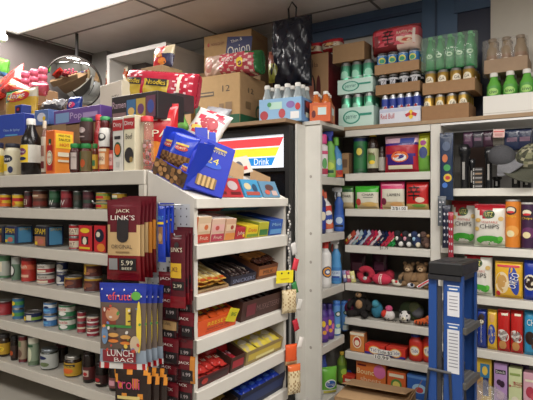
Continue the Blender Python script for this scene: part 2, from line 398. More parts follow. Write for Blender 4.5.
for i, z in enumerate(RS):
    m = MB(); z = E+z
    if i:
        sl = (RX-RXB-.013)*SLP; a, b, c, d = RXB+.012, RX-.001, RY0+.0185, RY1-.0185
        m.add([(a,c,z-.014+sl),(b,c,z-.014),(b,d,z-.014),(a,d,z-.014+sl),(a,c,z+sl),(b,c,z),(b,d,z),(a,d,z+sl)], [(3,2,1,0),(4,5,6,7),(0,1,5,4),(1,2,6,5),(2,3,7,6),(3,0,4,7)], PAINT2)
    m.box(RX-.0005, RX+.012, RY0+.001, RY1-.001, z-(.034 if i == 0 else .046), z-(.001 if i == 0 else 0), PAINT2, .002)
    m.obj('shelf', rack)
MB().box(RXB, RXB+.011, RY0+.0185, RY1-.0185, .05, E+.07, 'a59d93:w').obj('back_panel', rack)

# ------------------------------------------------------------------ cooler with the lit sign
CY = 2.4; CX1 = gx(291, CY); TOPB = .43
coo = empty('drink_cooler', (0, 0, 0)); tag(coo, 'tall drink cooler with a black frame and a lit striped sign', 'cooler')
CX0 = CX1-1.0; zc = E+.395
MB().box(CX0, CX1-.09, CY+.03, YB-.1, .05, zc, 'd8d6d2:w').obj('cabinet_body', coo)
zb = zY(270, CY, 168)
m = MB(); m.box(CX0, CX1, CY-.02, CY+.029, zb-.02, zb, 'black').box(CX0, CX1, CY-.02, CY+.029, zc-.045, zc, 'black').box(CX1-.025, CX1, CY-.02, CY+.029, .1, zb-.0205, 'black').box(CX1-.035, CX1, CY-.02, CY+.029, zb, zc-.045, 'black')
m.box(CX0, CX1-.0255, CY-.005, CY+.029, .1, zb-.021, '0c0e14:g'); m.box(CX1-.42, CX1-.39, CY-.03, CY-.005, .2, zb-.05, '222226'); m.obj('door', coo)
SG = emat('sign_white', (.85, .88, .95), .5); SR = emat('sign_red', (.75, .05, .06), .5); SY = emat('sign_yellow', (.95, .62, .03), .5); SB = emat('sign_blue', (.01, .22, .6), .5)
m = MB(); sx0, sx1 = CX0+.01, CX1-.0355; sz0, sz1 = zb+.0005, zc-.0455
m.box(sx0, sx1, CY-.012, CY+.02, sz0, sz1, SG); m.flat(CY-.012); hh = sz1-sz0
def para(x0, x1, za, zb_, k, sl=.5):
    z0, z1 = sz0+za*hh, sz0+zb_*hh; xe = lambda z: x1+(z-sz1)*sl
    m.add([(x0, CY-.0135, z0), (xe(z0), CY-.0135, z0), (xe(z1), CY-.0135, z1), (x0, CY-.0135, z1)], [(0, 1, 2, 3)], k)
xr = gx(286, CY); para(sx0+.35, xr, .66, .92, SR); para(sx0+.35, xr, .36, .62, SY); para(sx0+.35, xr, .08, .32, SB)
m.text('Drink', gx(263, CY), sz0+.2*hh, .10, .036, SG, .003); m.obj('lit_sign', coo)

# ------------------------------------------------------------------ side shelving, wall bay, right section
SX = -1.289; SY0 = 2.535; SXB = gx(303, SY0); BY = 2.87; BXR = gx(431, BY); BXR2 = gx(441, BY)
WH = 'd2cec4:w'
sid = empty('side_shelving', (0, 0, 0)); tag(sid, 'narrow white side shelving of cleaning bottles with a tall scuffed end panel', 'shelving unit')
m = MB().box(CX1+.003, SX-.0, SY0, SY0+.02, 0, E+TOPB-.022, 'e0ddd4:w'); m.box(CX1+.003, CX1+.016, CY+.04, SY0-.0005, 0, E+TOPB-.022, 'dedbd2:w')
m.flat(SY0)
for zz in (.12, -.2, -.36, -.52, -.84): m.oval(SXB+.05, E+zz, .008, .009, 'a8a298', .0006, 10)
m.obj('end_panel', sid)
SS = [.12, -.205, -.52, -.835, -1.15, -1.4]
for z in SS:
    z += E; MB().box(SXB-.05, SX-.009, SY0+.021, BY+.0, z-.02, z, WH).box(SX-.0085, SX, SY0+.021, BY-.015, z-.045, z, WH, .002).obj('shelf', sid)
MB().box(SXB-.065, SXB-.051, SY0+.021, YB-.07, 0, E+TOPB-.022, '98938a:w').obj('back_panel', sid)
bay = empty('wall_shelving', (0, 0, 0)); tag(bay, 'white wall shelving bay of noodles, toys and detergent right of the cooler', 'shelving unit')
BS = [.146, -.067, -.286, -.516, -.723, -.93, -1.14, -1.4]; BX0 = SXB-.05
for z in BS:
    z += E; MB().box(BX0 if False else SX+.002, BXR-.001, BY, YB-.07, z-.02, z, 'b5aea2:w').box(SX+.002, BXR-.001, BY-.013, BY-.0005, z-.043, z+.001, WH, .002).obj('shelf', bay)
MB().box(SX+.002, BXR-.001, BY-.013, BY-.0005, E+TOPB-.06, E+TOPB-.022, WH, .002).obj('header_board', bay)
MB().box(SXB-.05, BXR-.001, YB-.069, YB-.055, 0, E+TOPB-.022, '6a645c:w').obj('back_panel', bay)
MB().box(BXR, BXR2, BY-.013, YB-.055, 0, E+TOPB-.022, WH, .003).obj('divider', bay)
for (t, px, yy, w_) in (('2/$1.00', 400, 208.5, .08), ('$1.79', 385, 248, .05), ('$4 or $1', 395, 320, .12), ('Tide $2', 386, 352, .09), ('10.99', 383, 357, .08)):
    o = MB(); o.flat(0); 
    if yy in (208.5, 352, 357): o.box(-w_*.6, w_*.6, -.001, 0, -.013, .013, 'e8e6e0')
    o.flat(-.001).text(t, 0, 0, w_, .02, 'black'); q = o.obj('price_mark', bay); q.location = (gx(px, BY), BY-.0142, zY(px, BY, yy))
rig = empty('end_shelving', (0, 0, 0)); tag(rig, 'wide white shelving section of chips, cookies and caps behind the ladder', 'shelving unit')
RGS = [.05, -.26, -.52, -.80, -1.08, -1.35]; RXE = .75
for z in RGS:
    z += E; MB().box(BXR2+.001, RXE, BY, YB-.07, z-.02, z, 'c2bcb2:w').box(BXR2+.001, RXE, BY-.013, BY-.0005, z-.04, z+.001, 'dedacf:w', .002).obj('shelf', rig)
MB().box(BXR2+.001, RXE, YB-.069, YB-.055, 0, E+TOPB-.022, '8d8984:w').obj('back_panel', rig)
MB().box(RXE+.001, RXE+.03, BY-.013, YB-.055, 0, E+TOPB-.022, WH).obj('end_panel', rig)
# boards across the tops
tag(MB().box(CX0, SXB-.003, CY-.05, YB-.1, E+TOPB-.021, E+TOPB, '9a7a58:k', .001).obj('plywood_board'), 'brown plywood board lying on top of the drink cooler', 'board')
tag(MB().box(SXB, SX+.0, SY0-.01, BY-.02, E+TOPB-.021, E+TOPB, WH, .001).obj('top_board'), 'short white board capping the side shelving under the orange drinks', 'board')
tag(MB().box(SXB, RXE+.03, BY-.018, YB-.1, E+TOPB-.021, E+TOPB, 'a48868:k', .001).obj('top_board'), 'long wood-edged board across the wall shelving carrying the drink cases', 'board')
MB().box(BXR2+.001, RXE, BY-.012, YB-.07, E+TOPB-.034, E+TOPB-.0225, 'e4e4e4:w').obj('top_lining', rig)
# ------------------------------------------------------------------ placing goods on a real shelf plane
def tt(px, Y): return Y/nrm(px)[1]
def rad(pa, pb, Y): return (pb-pa)*tt((pa+pb)/2, Y)/F/2*.97
GF = GY+.014
def gcan(name, cat, label, pa, pb, yt, z, body, bands=(), ds=(), group=None, Y=None, n=1, dy=0):
    """tin can (or n stacked) on the gondola; z = shelf height below the eye"""
    r = rad(pa, pb, GF+.03); Yc = (Y or GF)+r+dy; pc = (pa+pb)/2; h = (zY(pc, Yc, yt)-(E+z))/n-.0015
    out = []
    for i in range(n):
        o = can(name, r, h, body, bands, ds) if i == 0 else copy_tree(out[0])
        put(o, gx(pc, Yc), Yc, E+z+.0008+i*(h+.0012), random.uniform(-.25, .35)); out.append(o)
        tag(o, label if isinstance(label, str) else label[i], cat, group)
    return out
def gput(o, label, cat, pa, pb, z, d, Y=None, rz=0, group=None, **k):
    Yc = (Y or GF)+d/2; put(o, (gx(pa, Yc)+gx(pb, Yc))/2, Yc, z+.001, rz, **k); tag(o, label, cat, group); return o
def gwid(pa, pb, Y=GF): return (gx(pb, Y)-gx(pa, Y))
def ght(pa, pb, Y, yt, z): return zY((pa+pb)/2, Y, yt)-z
# ---- second shelf: short tins
z = GS[1]
gcan('food_can', 'food can', 'yellow tin with red sunset band, leftmost on the second shelf', 0, 11, 194, z, 'yellow', [(0, .3, 'orange'), (.55, .8, 'bred')], [('e', 0, .45, .5, .3, 'orange')])
gcan('food_can', 'food can', 'yellow tin with a red glow band, second from left on the second shelf', 12.5, 23.5, 194, z, 'yellow', [(.45, .75, 'bred'), (0, .2, 'dyellow')], [('e', .1, .3, .5, .3, 'orange')])
gcan('food_can', 'food can', 'slim dark red tin with white script beside the yellow tins', 24.5, 32, 191, z, 'dred', [(.75, .95, 'dark')], [('t', 'El', 0, .35, .5, .3, 'cream')])
gcan('food_can', 'food can', 'wide brown tin with a cream printed band on the second shelf', 33, 47.5, 190, z, '5a2a1c', [(.55, .8, '9a6848'), (.1, .35, '8a2a20')], [('t', 'Pa', -.4, .25, .3, .2, 'cream'), ('r', 0, .68, .9, .06, 'cream')])
gcan('food_can', 'food can', 'dark green tin with white figure mark on the second shelf', 49.5, 60, 190, z, 'dgreen', [(.0, .3, 'dark'), (.6, .85, '3a6a4a')], [('t', 'W', 0, .32, .6, .28, 'white')])
gcan('food_can', 'food can', 'dark red tin with white figure mark on the second shelf', 61, 72.5, 190, z, '7a1420', [(.6, .85, 'a83038')], [('t', 'W', 0, .32, .6, .28, 'white')])
gcan('food_can', 'food can', 'black green tin between two red tins', 73.5, 82, 191, z, '2a3a30', [(.5, .8, '4a3a30')])
gcan('food_can', 'food can', 'maroon tin left of the yellow labelled flat tins', 83, 94, 190.5, z, '4a1c28', [(.3, .5, '2a4a38'), (.65, .8, '6a3038')])
gcan('tuna_can', 'food can', ['flat yellow green tin under its twin on the second shelf', 'flat yellow green tin stacked on its twin on the second shelf'], 96, 111, 192, z, 'dyellow', [(.55, .85, '7a9a3a')], [('r', 0, .4, .8, .3, 'bred')], n=2)
gcan('tuna_can', 'food can', ['flat lemon tin under another beside the upright post', 'flat lemon tin on top of another beside the upright post'], 112, 127, 193, z, 'dyellow', [(.1, .4, '3a7a4a')], [('r', 0, .6, .7, .3, 'cream')], n=2)
# ---- third shelf: luncheon meat
z = GS[2]
def meat(pa, pb, yt, body, side, label, sub):
    w_ = gwid(pa, pb)*.96; h = ght(pa, pb, GF, yt, E+z); d = .085; r = empty('meat_can'); m = MB()
    m.box(-w_/2, w_/2, -d/2, d/2, .002, h-.002, body, .006, side, 'steel:m'); m.box(-w_/2+.003, w_/2-.003, -d/2+.003, d/2-.003, 0, h, 'steel:m', .004)
    m.flat(-d/2).prints([('t', 'SPAM', 0, .72, .85, .26, 'yellow'), ('r', 0, .28, .86, .42, sub), ('e', .05, .26, .5, .26, 'c86a5a'), ('r', -.3, .18, .2, .14, 'yellow')], w_, h)
    m.side(w_/2).prints([('r', 0, .5, .7, .8, 'lblue'), ('t', 'SPAM', 0, .8, .6, .12, 'yellow')], d, h)
    o = m.obj('meat_can'); bpy.data.objects.remove(r); return gput(o, label, 'luncheon meat', pa, pb, E+z, d)
meat(-1, 12, 226, 'navy', 'dblue', 'blue meat tin with brown picture, leftmost on the third shelf', '8a4a28')
meat(13.5, 25, 226, 'dblue', '2a5a9a', 'blue meat tin with teal picture next to the leftmost one', '3a8a9a')
meat(43, 56, 226, 'navy', '1e2c60', 'dark blue meat tin standing apart beside the red and white tins', 'b07048')
gcan('meat_tin', 'food can', ['small cream and red tin below its twin on the third shelf', 'small cream and red tin on top of its twin on the third shelf'], 69, 82.5, 224, z, 'cream', [(.75, 1, 'red'), (0, .12, 'red')], [('t', 'MEAT', 0, .5, .8, .25, '7a1a1a'), ('t', 'PATE', 0, .25, .5, .15, 'dark')], n=2)
def gbox(name, label, cat, pa, pb, yt, z, k, ks, ds=(), d=.06, Y=None, rz=0, dside=(), kt=None, dtop=()):
    Yf = Y or GF; w_ = gwid(pa, pb, Yf)*.97; h = ght(pa, pb, Yf, yt, z)
    return gput(carton(name, w_, d, h, k, ks, kt, ds, dside, dtop), label, cat, pa, pb, z, d, Yf, rz)
gbox('raisin_box', 'red box with yellow heading and dark portrait on the third shelf', 'food box', 84.5, 98.5, 226, E+z, 'bred', 'dred', [('e', 0, .8, .7, .2, 'yellow'), ('r', 0, .42, .5, .3, 'dark'), ('e', 0, .4, .3, .3, 'cream'), ('r', 0, .12, .8, .08, 'yellow')])
gbox('breadcrumb_box', 'red box with navy oval and orange food picture beside the jerky bags', 'food box', 100, 112, 226, E+z, 'bred', 'dred', [('e', 0, .62, .8, .5, 'navy'), ('e', -.1, .66, .35, .2, 'cream'), ('e', .15, .18, .7, .3, 'orange2')])
# ---- fourth shelf
z = GS[3]
gcan('food_can', 'food can', 'pale green and white vegetable tin, leftmost on the fourth shelf', -1, 10.5, 254, z, 'b8bcb0', [(.75, 1, '4a7a50'), (0, .1, '4a7a50')], [('r', 0, .5, .7, .4, 'cream'), ('t', 'NET', 0, .4, .4, .1, 'dark')])
gcan('coconut_can', 'food can', 'tin with a halved coconut picture on the fourth shelf', 11.5, 21, 256, z, '5a7a60', [(.7, 1, 'a8b0a8')], [('e', 0, .4, .8, .5, 'dark'), ('e', 0, .42, .6, .38, 'white')])
gcan('food_can', 'food can', 'tall bright red tin with pale script on the fourth shelf', 21.5, 36, 256, z, 'b8281c', [(.85, 1, 'dred'), (.5, .7, 'e06040')], [('t', 'Bush', 0, .62, .6, .14, 'cream'), ('r', 0, .25, .8, .1, 'e8b090')])
gcan('tuna_can', 'food can', ['flat white and red tin under another on the fourth shelf', 'flat white and red tin stacked on another on the fourth shelf'], 37, 55, 263, z, 'd8d0c4', [(.1, .55, 'b03038')], [('r', 0, .32, .8, .2, 'cream'), ('t', 'tuna', .1, .75, .5, .2, '5a3a2a')], n=2)
gcan('tuna_can', 'food can', ['small blue and white tin under another left of the bean tins', 'small blue and white tin on top of another left of the bean tins'], 56.5, 68, 261, z, 'dblue', [(.1, .3, 'white')], [('e', 0, .55, .7, .5, 'lgrey')], n=2, dy=.03)
BEAN = ('5a2420', [(.85, 1, 'dyellow')], [('r', -.35, .5, .5, .6, 'dyellow'), ('t', 'B', -.35, .5, .2, .4, 'dred'), ('e', .25, .5, .5, .3, '8a4a30'), ('e', .0, .3, .3, .2, 'a06040')])
gcan('bean_can', 'food can', ['brown bean tin with yellow patch, lower one by the jerky bags', 'brown bean tin with yellow patch, upper one by the jerky bags'], 84, 102.5, 262, z, *BEAN, n=2)
gcan('bean_can', 'food can', 'single brown bean tin standing left of the stacked pair', 64.5, 82.5, 275.5, z, *BEAN)
# ---- fifth shelf
z = GS[4]
gcan('food_can', 'food can', 'flat red tin with cream print, leftmost on the fifth shelf', -4, 11.5, 300, z, 'a8202a', [(.85, 1, 'dred')], [('t', 'tomato', 0, .55, .7, .25, 'cream'), ('r', 0, .3, .7, .06, 'cream')])
gcan('food_can', 'food can', ['blue and green tin at the bottom of a pair by the red tin', 'blue and green tin on top of a pair by the red tin'], 12.5, 24, 297, z, '2a6a9a', [(.3, .7, '4a9a50')], [('e', 0, .5, .5, .4, 'yellow')], n=2)
gcan('tuna_can', 'food can', 'flat dark blue tin with a yellow green label on the fifth shelf', 24.5, 42, 311, z, 'dblue', [(.2, .55, '8ab03a')], [('r', .1, .5, .3, .5, 'cream'), ('r', -.25, .4, .3, .4, 'yellow')])
gcan('milk_can', 'food can', ['blue and white tin at the bottom of a pair on the fifth shelf', 'blue and white tin on top of a pair on the fifth shelf'], 43.5, 57, 301, z, '3a78b8', [(.55, .85, 'e0e4e8')], [('e', 0, .35, .8, .2, 'lblue'), ('e', .1, .6, .4, .2, 'dblue')], n=2)
gcan('milk_can', 'food can', ['green and white tin at the bottom of a pair on the fifth shelf', 'green and white tin on top of a pair on the fifth shelf'], 58.5, 76, 303, z, 'dcdcd0', [(.0, .42, '2a7a4a'), (.85, 1, '2a7a4a')], [('t', 'Nestle', 0, .65, .8, .2, 'bred'), ('e', .15, .3, .5, .3, 'white')], n=2)
gcan('paste_can', 'food can', ['small dark red tin below its twin behind the green pair', 'small dark red tin above its twin behind the green pair'], 77, 86, 311, z, '9a2430', [(.4, .6, 'cream')], n=2, dy=.012)
gcan('paste_can', 'food can', ['red tin with white stripe under its twin beside the lunch candy bags', 'red tin with white stripe on its twin beside the lunch candy bags'], 86.5, 99, 315, z, '9a2030', [(.3, .48, 'white'), (.85, 1, 'cream')], [('t', 'paste', 0, .65, .7, .18, 'cream')], n=2)
# ---- sixth shelf: jars
z = E+GS[5]
def gjar(name, label, cat, pa, pb, yt, z, glass, lid, lab=None, ds=(), Y=None, fn=jar, dy=0, **k):
    r = rad(pa, pb, (Y or GF)+.03); Yc = (Y or GF)+r+dy; pc = (pa+pb)/2; h = zY(pc, Yc, yt)-z-.001
    return tag(put(fn(name, r, h, glass, lid, lab, ds, **k), gx(pc, Yc), Yc, z+.001, random.uniform(0, .3)), label, cat)
gjar('mustard_jar', 'squat dark jar with a yellow label, leftmost on the lowest filled shelf', 'jar', -2, 9.5, 334, z, '3a2a18:g', 'dark', 'dyellow', [('e', 0, .5, .9, .5, 'yellow'), ('t', 'ABC', 0, .5, .6, .2, 'dark')])
gjar('coffee_jar', 'dark brown jar with a small orange label on the lowest filled shelf', 'jar', 10.5, 17.5, 336, z, '20140e:g', 'black', '3a241c', [('e', 0, .4, .6, .4, 'dorange')])
gcan('food_can', 'food can', 'tall tan tin with dark pictures on the lowest filled shelf', 18.5, 27, 335, GS[5], 'a8947a', [(.85, 1, 'dred'), (0, .12, 'dred')], [('e', 0, .35, .8, .3, '6a4a3a'), ('r', 0, .7, .6, .2, '6a7a50')])
gcan('food_can', 'food can', 'tall sage green tin beside the tan tin', 28, 39, 336, GS[5], '8a9a80', [(.8, 1, 'd0ccb8'), (0, .15, '5a7050')], [('e', 0, .4, .5, .5, 'cfd2b0'), ('r', 0, .7, .7, .08, 'dgreen')])
gjar('olive_jar', 'jar with a silver blue lid and white label on the lowest filled shelf', 'jar', 40.5, 58, 348, z, '40443c:g', '9aa4ac:m', 'b8bcb8', [('e', -.1, .75, .7, .25, 'dblue'), ('e', .1, .3, .6, .3, '6a7a50')], lh=.14, lz=(.08, .78))
gjar('sauce_jar', 'dim red lidded jar standing behind between two jars', 'jar', 55, 68, 344, z, '2a1814:g', '5a1820', None, dy=.09)
gjar('salsa_jar', 'jar of dark sauce with silver lid and gold picture label', 'jar', 64, 81.5, 355, z, '2c1c12:g', 'b8b4ac:m', 'dyellow', [('r', 0, .8, .9, .2, 'dark'), ('e', 0, .4, .7, .4, 'orange'), ('t', 'Sauce', 0, .8, .7, .12, 'yellow')], lz=(.08, .7))
gjar('sauce_bottle', 'dark brown bottle with a red white label next to the gold labelled jar', 'bottle', 83, 95, 350, z, '1c0e0a:g', 'dbrown', '5a1c1c', [('r', 0, .5, .6, .5, 'c8b0a0'), ('e', 0, .45, .4, .3, 'red')], fn=bottle, neck=.75, sh=.85, caph=.06)
gjar('sauce_bottle', 'near black bottle with a red diamond label half behind the candy bags', 'bottle', 95.5, 108, 362, z, '140a08:g', 'dark', '3a1414', [('e', 0, .5, .5, .4, 'red'), ('r', 0, .15, .6, .1, 'cream')], fn=bottle, neck=.75, sh=.85, caph=.06)
gjar('sauce_bottle', 'dark bottle with a pinkish label mostly behind the hanging candy bags', 'bottle', 109, 121, 363, z, '1a0e0c:g', 'dark', '8a4a4a', [('r', 0, .5, .6, .5, 'lpink')], fn=bottle, neck=.75, sh=.85, caph=.06)
# ---- top of the gondola, front row
z = E+GS[0]
gjar('mayonnaise_jar', 'yellow labelled jar cut by the left edge on the top shelf', 'jar', -9, 4, 143, z, 'e0d8b0:g', '18204a', 'yellow')
gjar('mayonnaise_jar', 'cream mayonnaise jar with a dark lid and yellow label on the top shelf', 'jar', 5, 20.5, 144, z, 'e0d8ba:g', '262838', 'e2d9b8', [('e', 0, .68, .75, .34, 'navy'), ('t', 'Best', 0, .68, .5, .14, 'white'), ('r', -.2, .3, .5, .3, 'yellow'), ('e', .25, .2, .3, .3, 'dblue')], lh=.13, lz=(.05, .75))
gjar('soy_sauce_bottle', 'black sauce bottle with white cap and yellow purple label', 'bottle', 21.5, 41, 119, z, '120c0c:g', 'white', 'd8d6cc', [('r', -.15, .5, .8, .98, 'yellow'), ('e', -.15, .62, .6, .4, '7a2a6a'), ('t', 'Silver', -.15, .62, .5, .14, 'white'), ('e', -.1, .22, .5, .2, 'dblue')], fn=bottle, neck=.4, sh=.58, lz=(.22, .53), caph=.11)
gjar('hot_sauce_bottle', 'slim brown bottle with a cream cap beside the orange box', 'bottle', 41.5, 48, 121, z, '7a5040:g', 'd8c8b0', 'c8bca8', [('r', 0, .6, .7, .3, '9a6a5a'), ('r', 0, .2, .7, .2, 'dred')], fn=bottle, neck=.5, sh=.7, lz=(.05, .7), caph=.14, dy=.02)
# pepper sauce box, turned so that two faces show
o = carton('sauce_box', .062, .088, .178, 'orange', 'orange2', 'dorange',
  [('r', 0, .47, .3, .4, '5a1c18'), ('r', 0, .74, .3, .12, 'dgreen'), ('r', 0, .67, .12, .06, 'cream'), ('r', 0, .37, .58, .58, 'red', math.pi/4*0), ('e', 0, .37, .66, .34, 'cream'), ('e', 0, .37, .56, .28, 'dgreen'), ('e', 0, .37, .5, .25, 'cream'), ('t', 'TABASCO', 0, .38, .44, .04, 'bred')],
  [('r', 0, .76, .86, .34, 'yellow'), ('t', 'MISS THE', 0, .88, .6, .05, 'dark'), ('t', 'SAUCE', 0, .79, .6, .06, 'dark'), ('t', 'HOT', 0, .67, .5, .08, 'bred'), ('r', 0, .45, .7, .1, 'cream'), ('r', 0, .3, .7, .05, 'cream')])
gput(o, 'tall orange pepper sauce box with a white diamond and yellow panel', 'sauce box', 53.5, 66.5, z, .088, rz=-.03)
gjar('chili_jar', 'squat dark red jar with green lid right of the orange box', 'jar', 70, 82.5, 144, z, '4a1414:g', '1e8a3e', '4a2420', [('r', .1, .5, .5, .9, 'b8a8a0'), ('t', 'CHILI', .1, .7, .4, .1, 'dark'), ('r', -.32, .5, .2, .9, '6a2420')], Y=GF-.002, lz=(.1, .72), lh=.15)
a = gjar('chili_jar', 'dark red jar with green lid, lower of the stacked two', 'jar', 80.5, 92, 144, z, '5a1a14:g', '1e8a3e', '6a5a30', [('r', -.3, .5, .4, .9, '2a6a3a'), ('e', .1, .4, .5, .4, 'dorange')], dy=.01, lz=(.05, .75))
zt2 = zY(86, GF+.03, 144)+.001
gjar('chili_jar', 'dark brown jar with green lid stacked on another jar', 'jar', 80, 93.5, 118.5, zt2, '4a1c18:g', '1c7a38', '3a1c1a', [('e', 0, .55, .6, .3, 'b8a0a0'), ('t', 'XO', 0, .5, .3, .14, 'white'), ('r', 0, .2, .5, .06, 'b8a0a0')], dy=.01, lz=(.1, .85))
gjar('salsa_jar', 'small jar with green lid and yellow label between red bottles', 'jar', 92.5, 98, 144, z, '6a2a18:g', '2a8a3a', 'dyellow', [('r', 0, .4, .6, .4, '2a6a3a')], dy=.0)
gjar('ketchup_bottle', 'red ketchup bottle with a red cap behind the green lidded jars', 'bottle', 94, 103, 115, z, '9a1c20:g', 'bred', 'a83030', [('r', 0, .3, .7, .4, 'e8d0b0')], fn=bottle, neck=.6, sh=.65, dy=.045)
b = gjar('barbecue_bottle', 'red sauce bottle with green cap, white neck tag and orange label', 'bottle', 99.5, 111, 117, z, '5a1414:g', '2a8a4a', 'e0843a', [('r', 0, .5, .7, .55, 'e8c8a0'), ('t', 'BBQ', 0, .5, .5, .2, 'dred'), ('r', 0, .92, .9, .12, 'cream')], fn=bottle, neck=.75, sh=.6, lz=(.05, .42), caph=.07)
m = MB(); R = .024; m.lathe([(R*.9, .095), (R*1.0, .105), (R*.96, .15), (R*.8, .165)], 'white', n=18); m.cyl(R*.98); m.prints([('e', 0, .5, .8, .5, 'dark'), ('e', .1, .55, .4, .3, 'white')], R*2, .06, .1); q = m.obj('neck_tag', b)
gjar('barbecue_bottle', 'dark red sauce bottle with black cap and red label right of the white neck tag', 'bottle', 109.5, 117, 118, z, '4a1414:g', 'dark', 'c83a3a', [('r', 0, .5, .7, .6, 'e8b0a8'), ('t', 'BBQ', 0, .5, .5, .2, 'dred')], fn=bottle, neck=.7, sh=.6, lz=(.05, .4), dy=.02)
gbox('seasoning_carton', 'slim white seasoning carton with a red heading and red food bowl', 'carton', 117, 127.5, 117, z, 'd8d4cc', 'b8b4ac', [('r', 0, .85, 1, .2, 'red'), ('t', 'Dinty', 0, .85, .8, .1, 'white'), ('e', 0, .4, .7, .28, 'dgreen'), ('e', 0, .4, .55, .2, 'orange'), ('r', 0, .62, .6, .06, 'dark'), ('r', 0, .12, .3, .1, 'lgrey')], d=.04)
gbox('seasoning_carton', 'slim cream seasoning carton with a red heading and dark beans', 'carton', 128, 139.5, 115, z, 'e2d8b8', 'c8bc9c', [('r', 0, .85, 1, .2, 'red'), ('t', 'Dinty', 0, .85, .8, .1, 'white'), ('t', 'Beef', 0, .62, .6, .1, 'dark'), ('e', 0, .28, .8, .28, 'dark'), ('e', .2, .2, .3, .1, 'a08040')], d=.04)
def plastic_jar(label, pa, pb, yt, lid, fill, Y=None):
    r = rad(pa, pb, GF+.03); Yc = (Y or GF)+r+.02; pc = (pa+pb)/2; h = zY(pc, Yc, yt)-z
    root = empty('candy_tub'); m = MB(); m.lathe([(r*.95, 0), (r, .006), (r, h*.84), (r*.88, h*.9)], 'd8c8a8:c', n=20); m.obj('clear_tub', root)
    m = MB(); m.lathe([(r*.95, 0), (r*.95, h*.09), (r*.85, h*.1)], lid, n=20, z=h*.9); m.obj('lid', root)
    put(root, gx(pc, Yc), Yc, z+.001); tag(root, label, 'tub')
    R_ = random.Random(4)
    for k in range(14):
        m = MB(); s_ = .012; m.sheet(.03, .016, .012, fill[k % len(fill)], .5, 5, 0, -.008); q = m.obj('wrapped_sweet')
        a = R_.uniform(0, 6.28); rr = (r-.022)*math.sqrt(R_.random()); q.location = (gx(pc, Yc)+rr*math.cos(a), Yc+rr*math.sin(a), z+.016+.0085*k/2*1.6); q.rotation_euler = (0, 0, R_.uniform(0, 3))
        tag(q, 'small foil wrapped sweet heaped inside the clear red lidded tub', 'sweet', 'sweets in the clear tub')
plastic_jar('clear tub with a red lid and foil sweets on the top shelf', 140.5, 154, 117, 'bred', ['red:g', 'dred:g', 'bred:g', 'lpink:g'])

# ---- top of the gondola, rows behind: cases, bags and packs
def stack_case(label, pa, pb, Y, d, z0, y_top, k='dcard:k'):
    w_ = gx(pb, Y)-gx(pa, Y); h = zY((pa+pb)/2, Y, y_top)-z0-.002
    return tag(put(carton('cardboard_case', w_, d, h, k, None, None, [('r', 0, .5, .2, 1, '9a7a52')], bev=.002), (gx(pa, Y)+gx(pb, Y))/2, Y+d/2, z0+.001), label, 'box')
RY = 1.40
# the case row that carries the upper packs
stack_case('plain brown case at the left edge under the blue pasta box', -35, 26, RY+.01, .16, z, 138)
stack_case('plain brown case under the purple box behind the sauce bottles', 27, 96, RY+.01, .16, z, 124)
stack_case('plain brown case under the black noodle box', 97, 142, RY+.01, .14, z, 121)
stack_case('long brown case in the rear row behind the pasta box', -40, 60, 1.66, .30, z, 109)
stack_case('long brown case in the rear row carrying the red noodle pack', 61, 146, 1.62, .22, z, 112)
# blue pasta box lying turned on the left case
hz_ = zY(10, RY, 137)
o = carton('spaghetti_box', .30, .06, .115, '2a4ab8', '20389a', '20389a', [('t', 'Thin & Spicy', .2, .3, .4, .12, 'a8c8ee'), ('e', -.3, .5, .3, .6, 'a8b8e0'), ('r', -.3, .2, .35, .3, 'c8d4f0'), ('r', .2, .1, .3, .06, 'lblue')])
tag(put(o, gx(5, RY+.02), RY+.04, hz_, .12), 'royal blue pasta box with light blue script behind the mayonnaise', 'food box')
o = carton('spaghetti_box', .07, .05, .055, '2244a8', '1c3890', '2244a8', [('e', 0, .55, .7, .6, 'navy'), ('e', 0, .6, .4, .3, 'bred')])
tag(put(o, gx(10, RY+.03), RY+.1, hz_+.117, -.1), 'small blue box with a red emblem standing on the pasta box', 'food box')
o = bag('vegetable_bag', .12, .10, .04, lambda u, v: '2a7a50:g' if v > .25 else '3a6ab0:g', [('t', 'VA', 0, .6, .7, .4, 'cream')], seed=2)
tag(put(o, gx(21, RY+.1), RY+.115, hz_+.01, .1), 'green bag with pale letters behind the soy sauce bottle', 'snack bag')
# big potato chip bag lying back on the rear case
zr = zY(10, 1.6, 108)
o = bag('chip_bag', .30, .2, .06, lambda u, v: ('1a7a3a:g' if v > .62 and u < .35 else 'e0b028:g' if .3 < v < .75 else 'd8cfb4:g'), [('e', 0, .82, .7, .3, 'yellow'), ('e', 0, .78, .7, .3, 'bred', .0), ('t', 'Jays', 0, .78, .5, .18, 'white'), ('e', -.1, .2, .5, .14, 'peanut')], seed=5, wr=.06)
tag(put(o, gx(22, 1.62), 1.615, zY(22, 1.6, 88)-.2, .0, -.03), 'large chip bag with white lettering on a red oval in the top left', 'chip bag')
def red_pouch(label, px, y, Y, w_, h_, rz, ry, k='a82018:g', k2='c83020:g', seed=1):
    o = bag('snack_bag', w_, h_, .07, lambda u, v: k if (u+v*.7) % .5 < .3 else k2, [('r', .1, .5, .5, .1, 'dark', .4), ('e', -.2, .6, .3, .2, 'd86a40')], seed=seed, wr=.08)
    return tag(put(o, gx(px, Y), Y, zY(px, Y, y), rz, -.5, ry), label, 'snack bag')
red_pouch('shiny orange red bag leaning over, topmost at the left edge', 8, 93, 1.86, .28, .19, .2, -.5)
red_pouch('long dark red bag slanting down to the right at the top left', 14, 99, 1.765, .28, .11, .1, .42, '8a1812:g', 'a82a1c:g', 3)
red_pouch('deep red bag lying between the orange bag and the pink cups', 24, 93, 1.93, .16, .12, .0, .5, '7a1c20:g', '9a3038:g', 6)
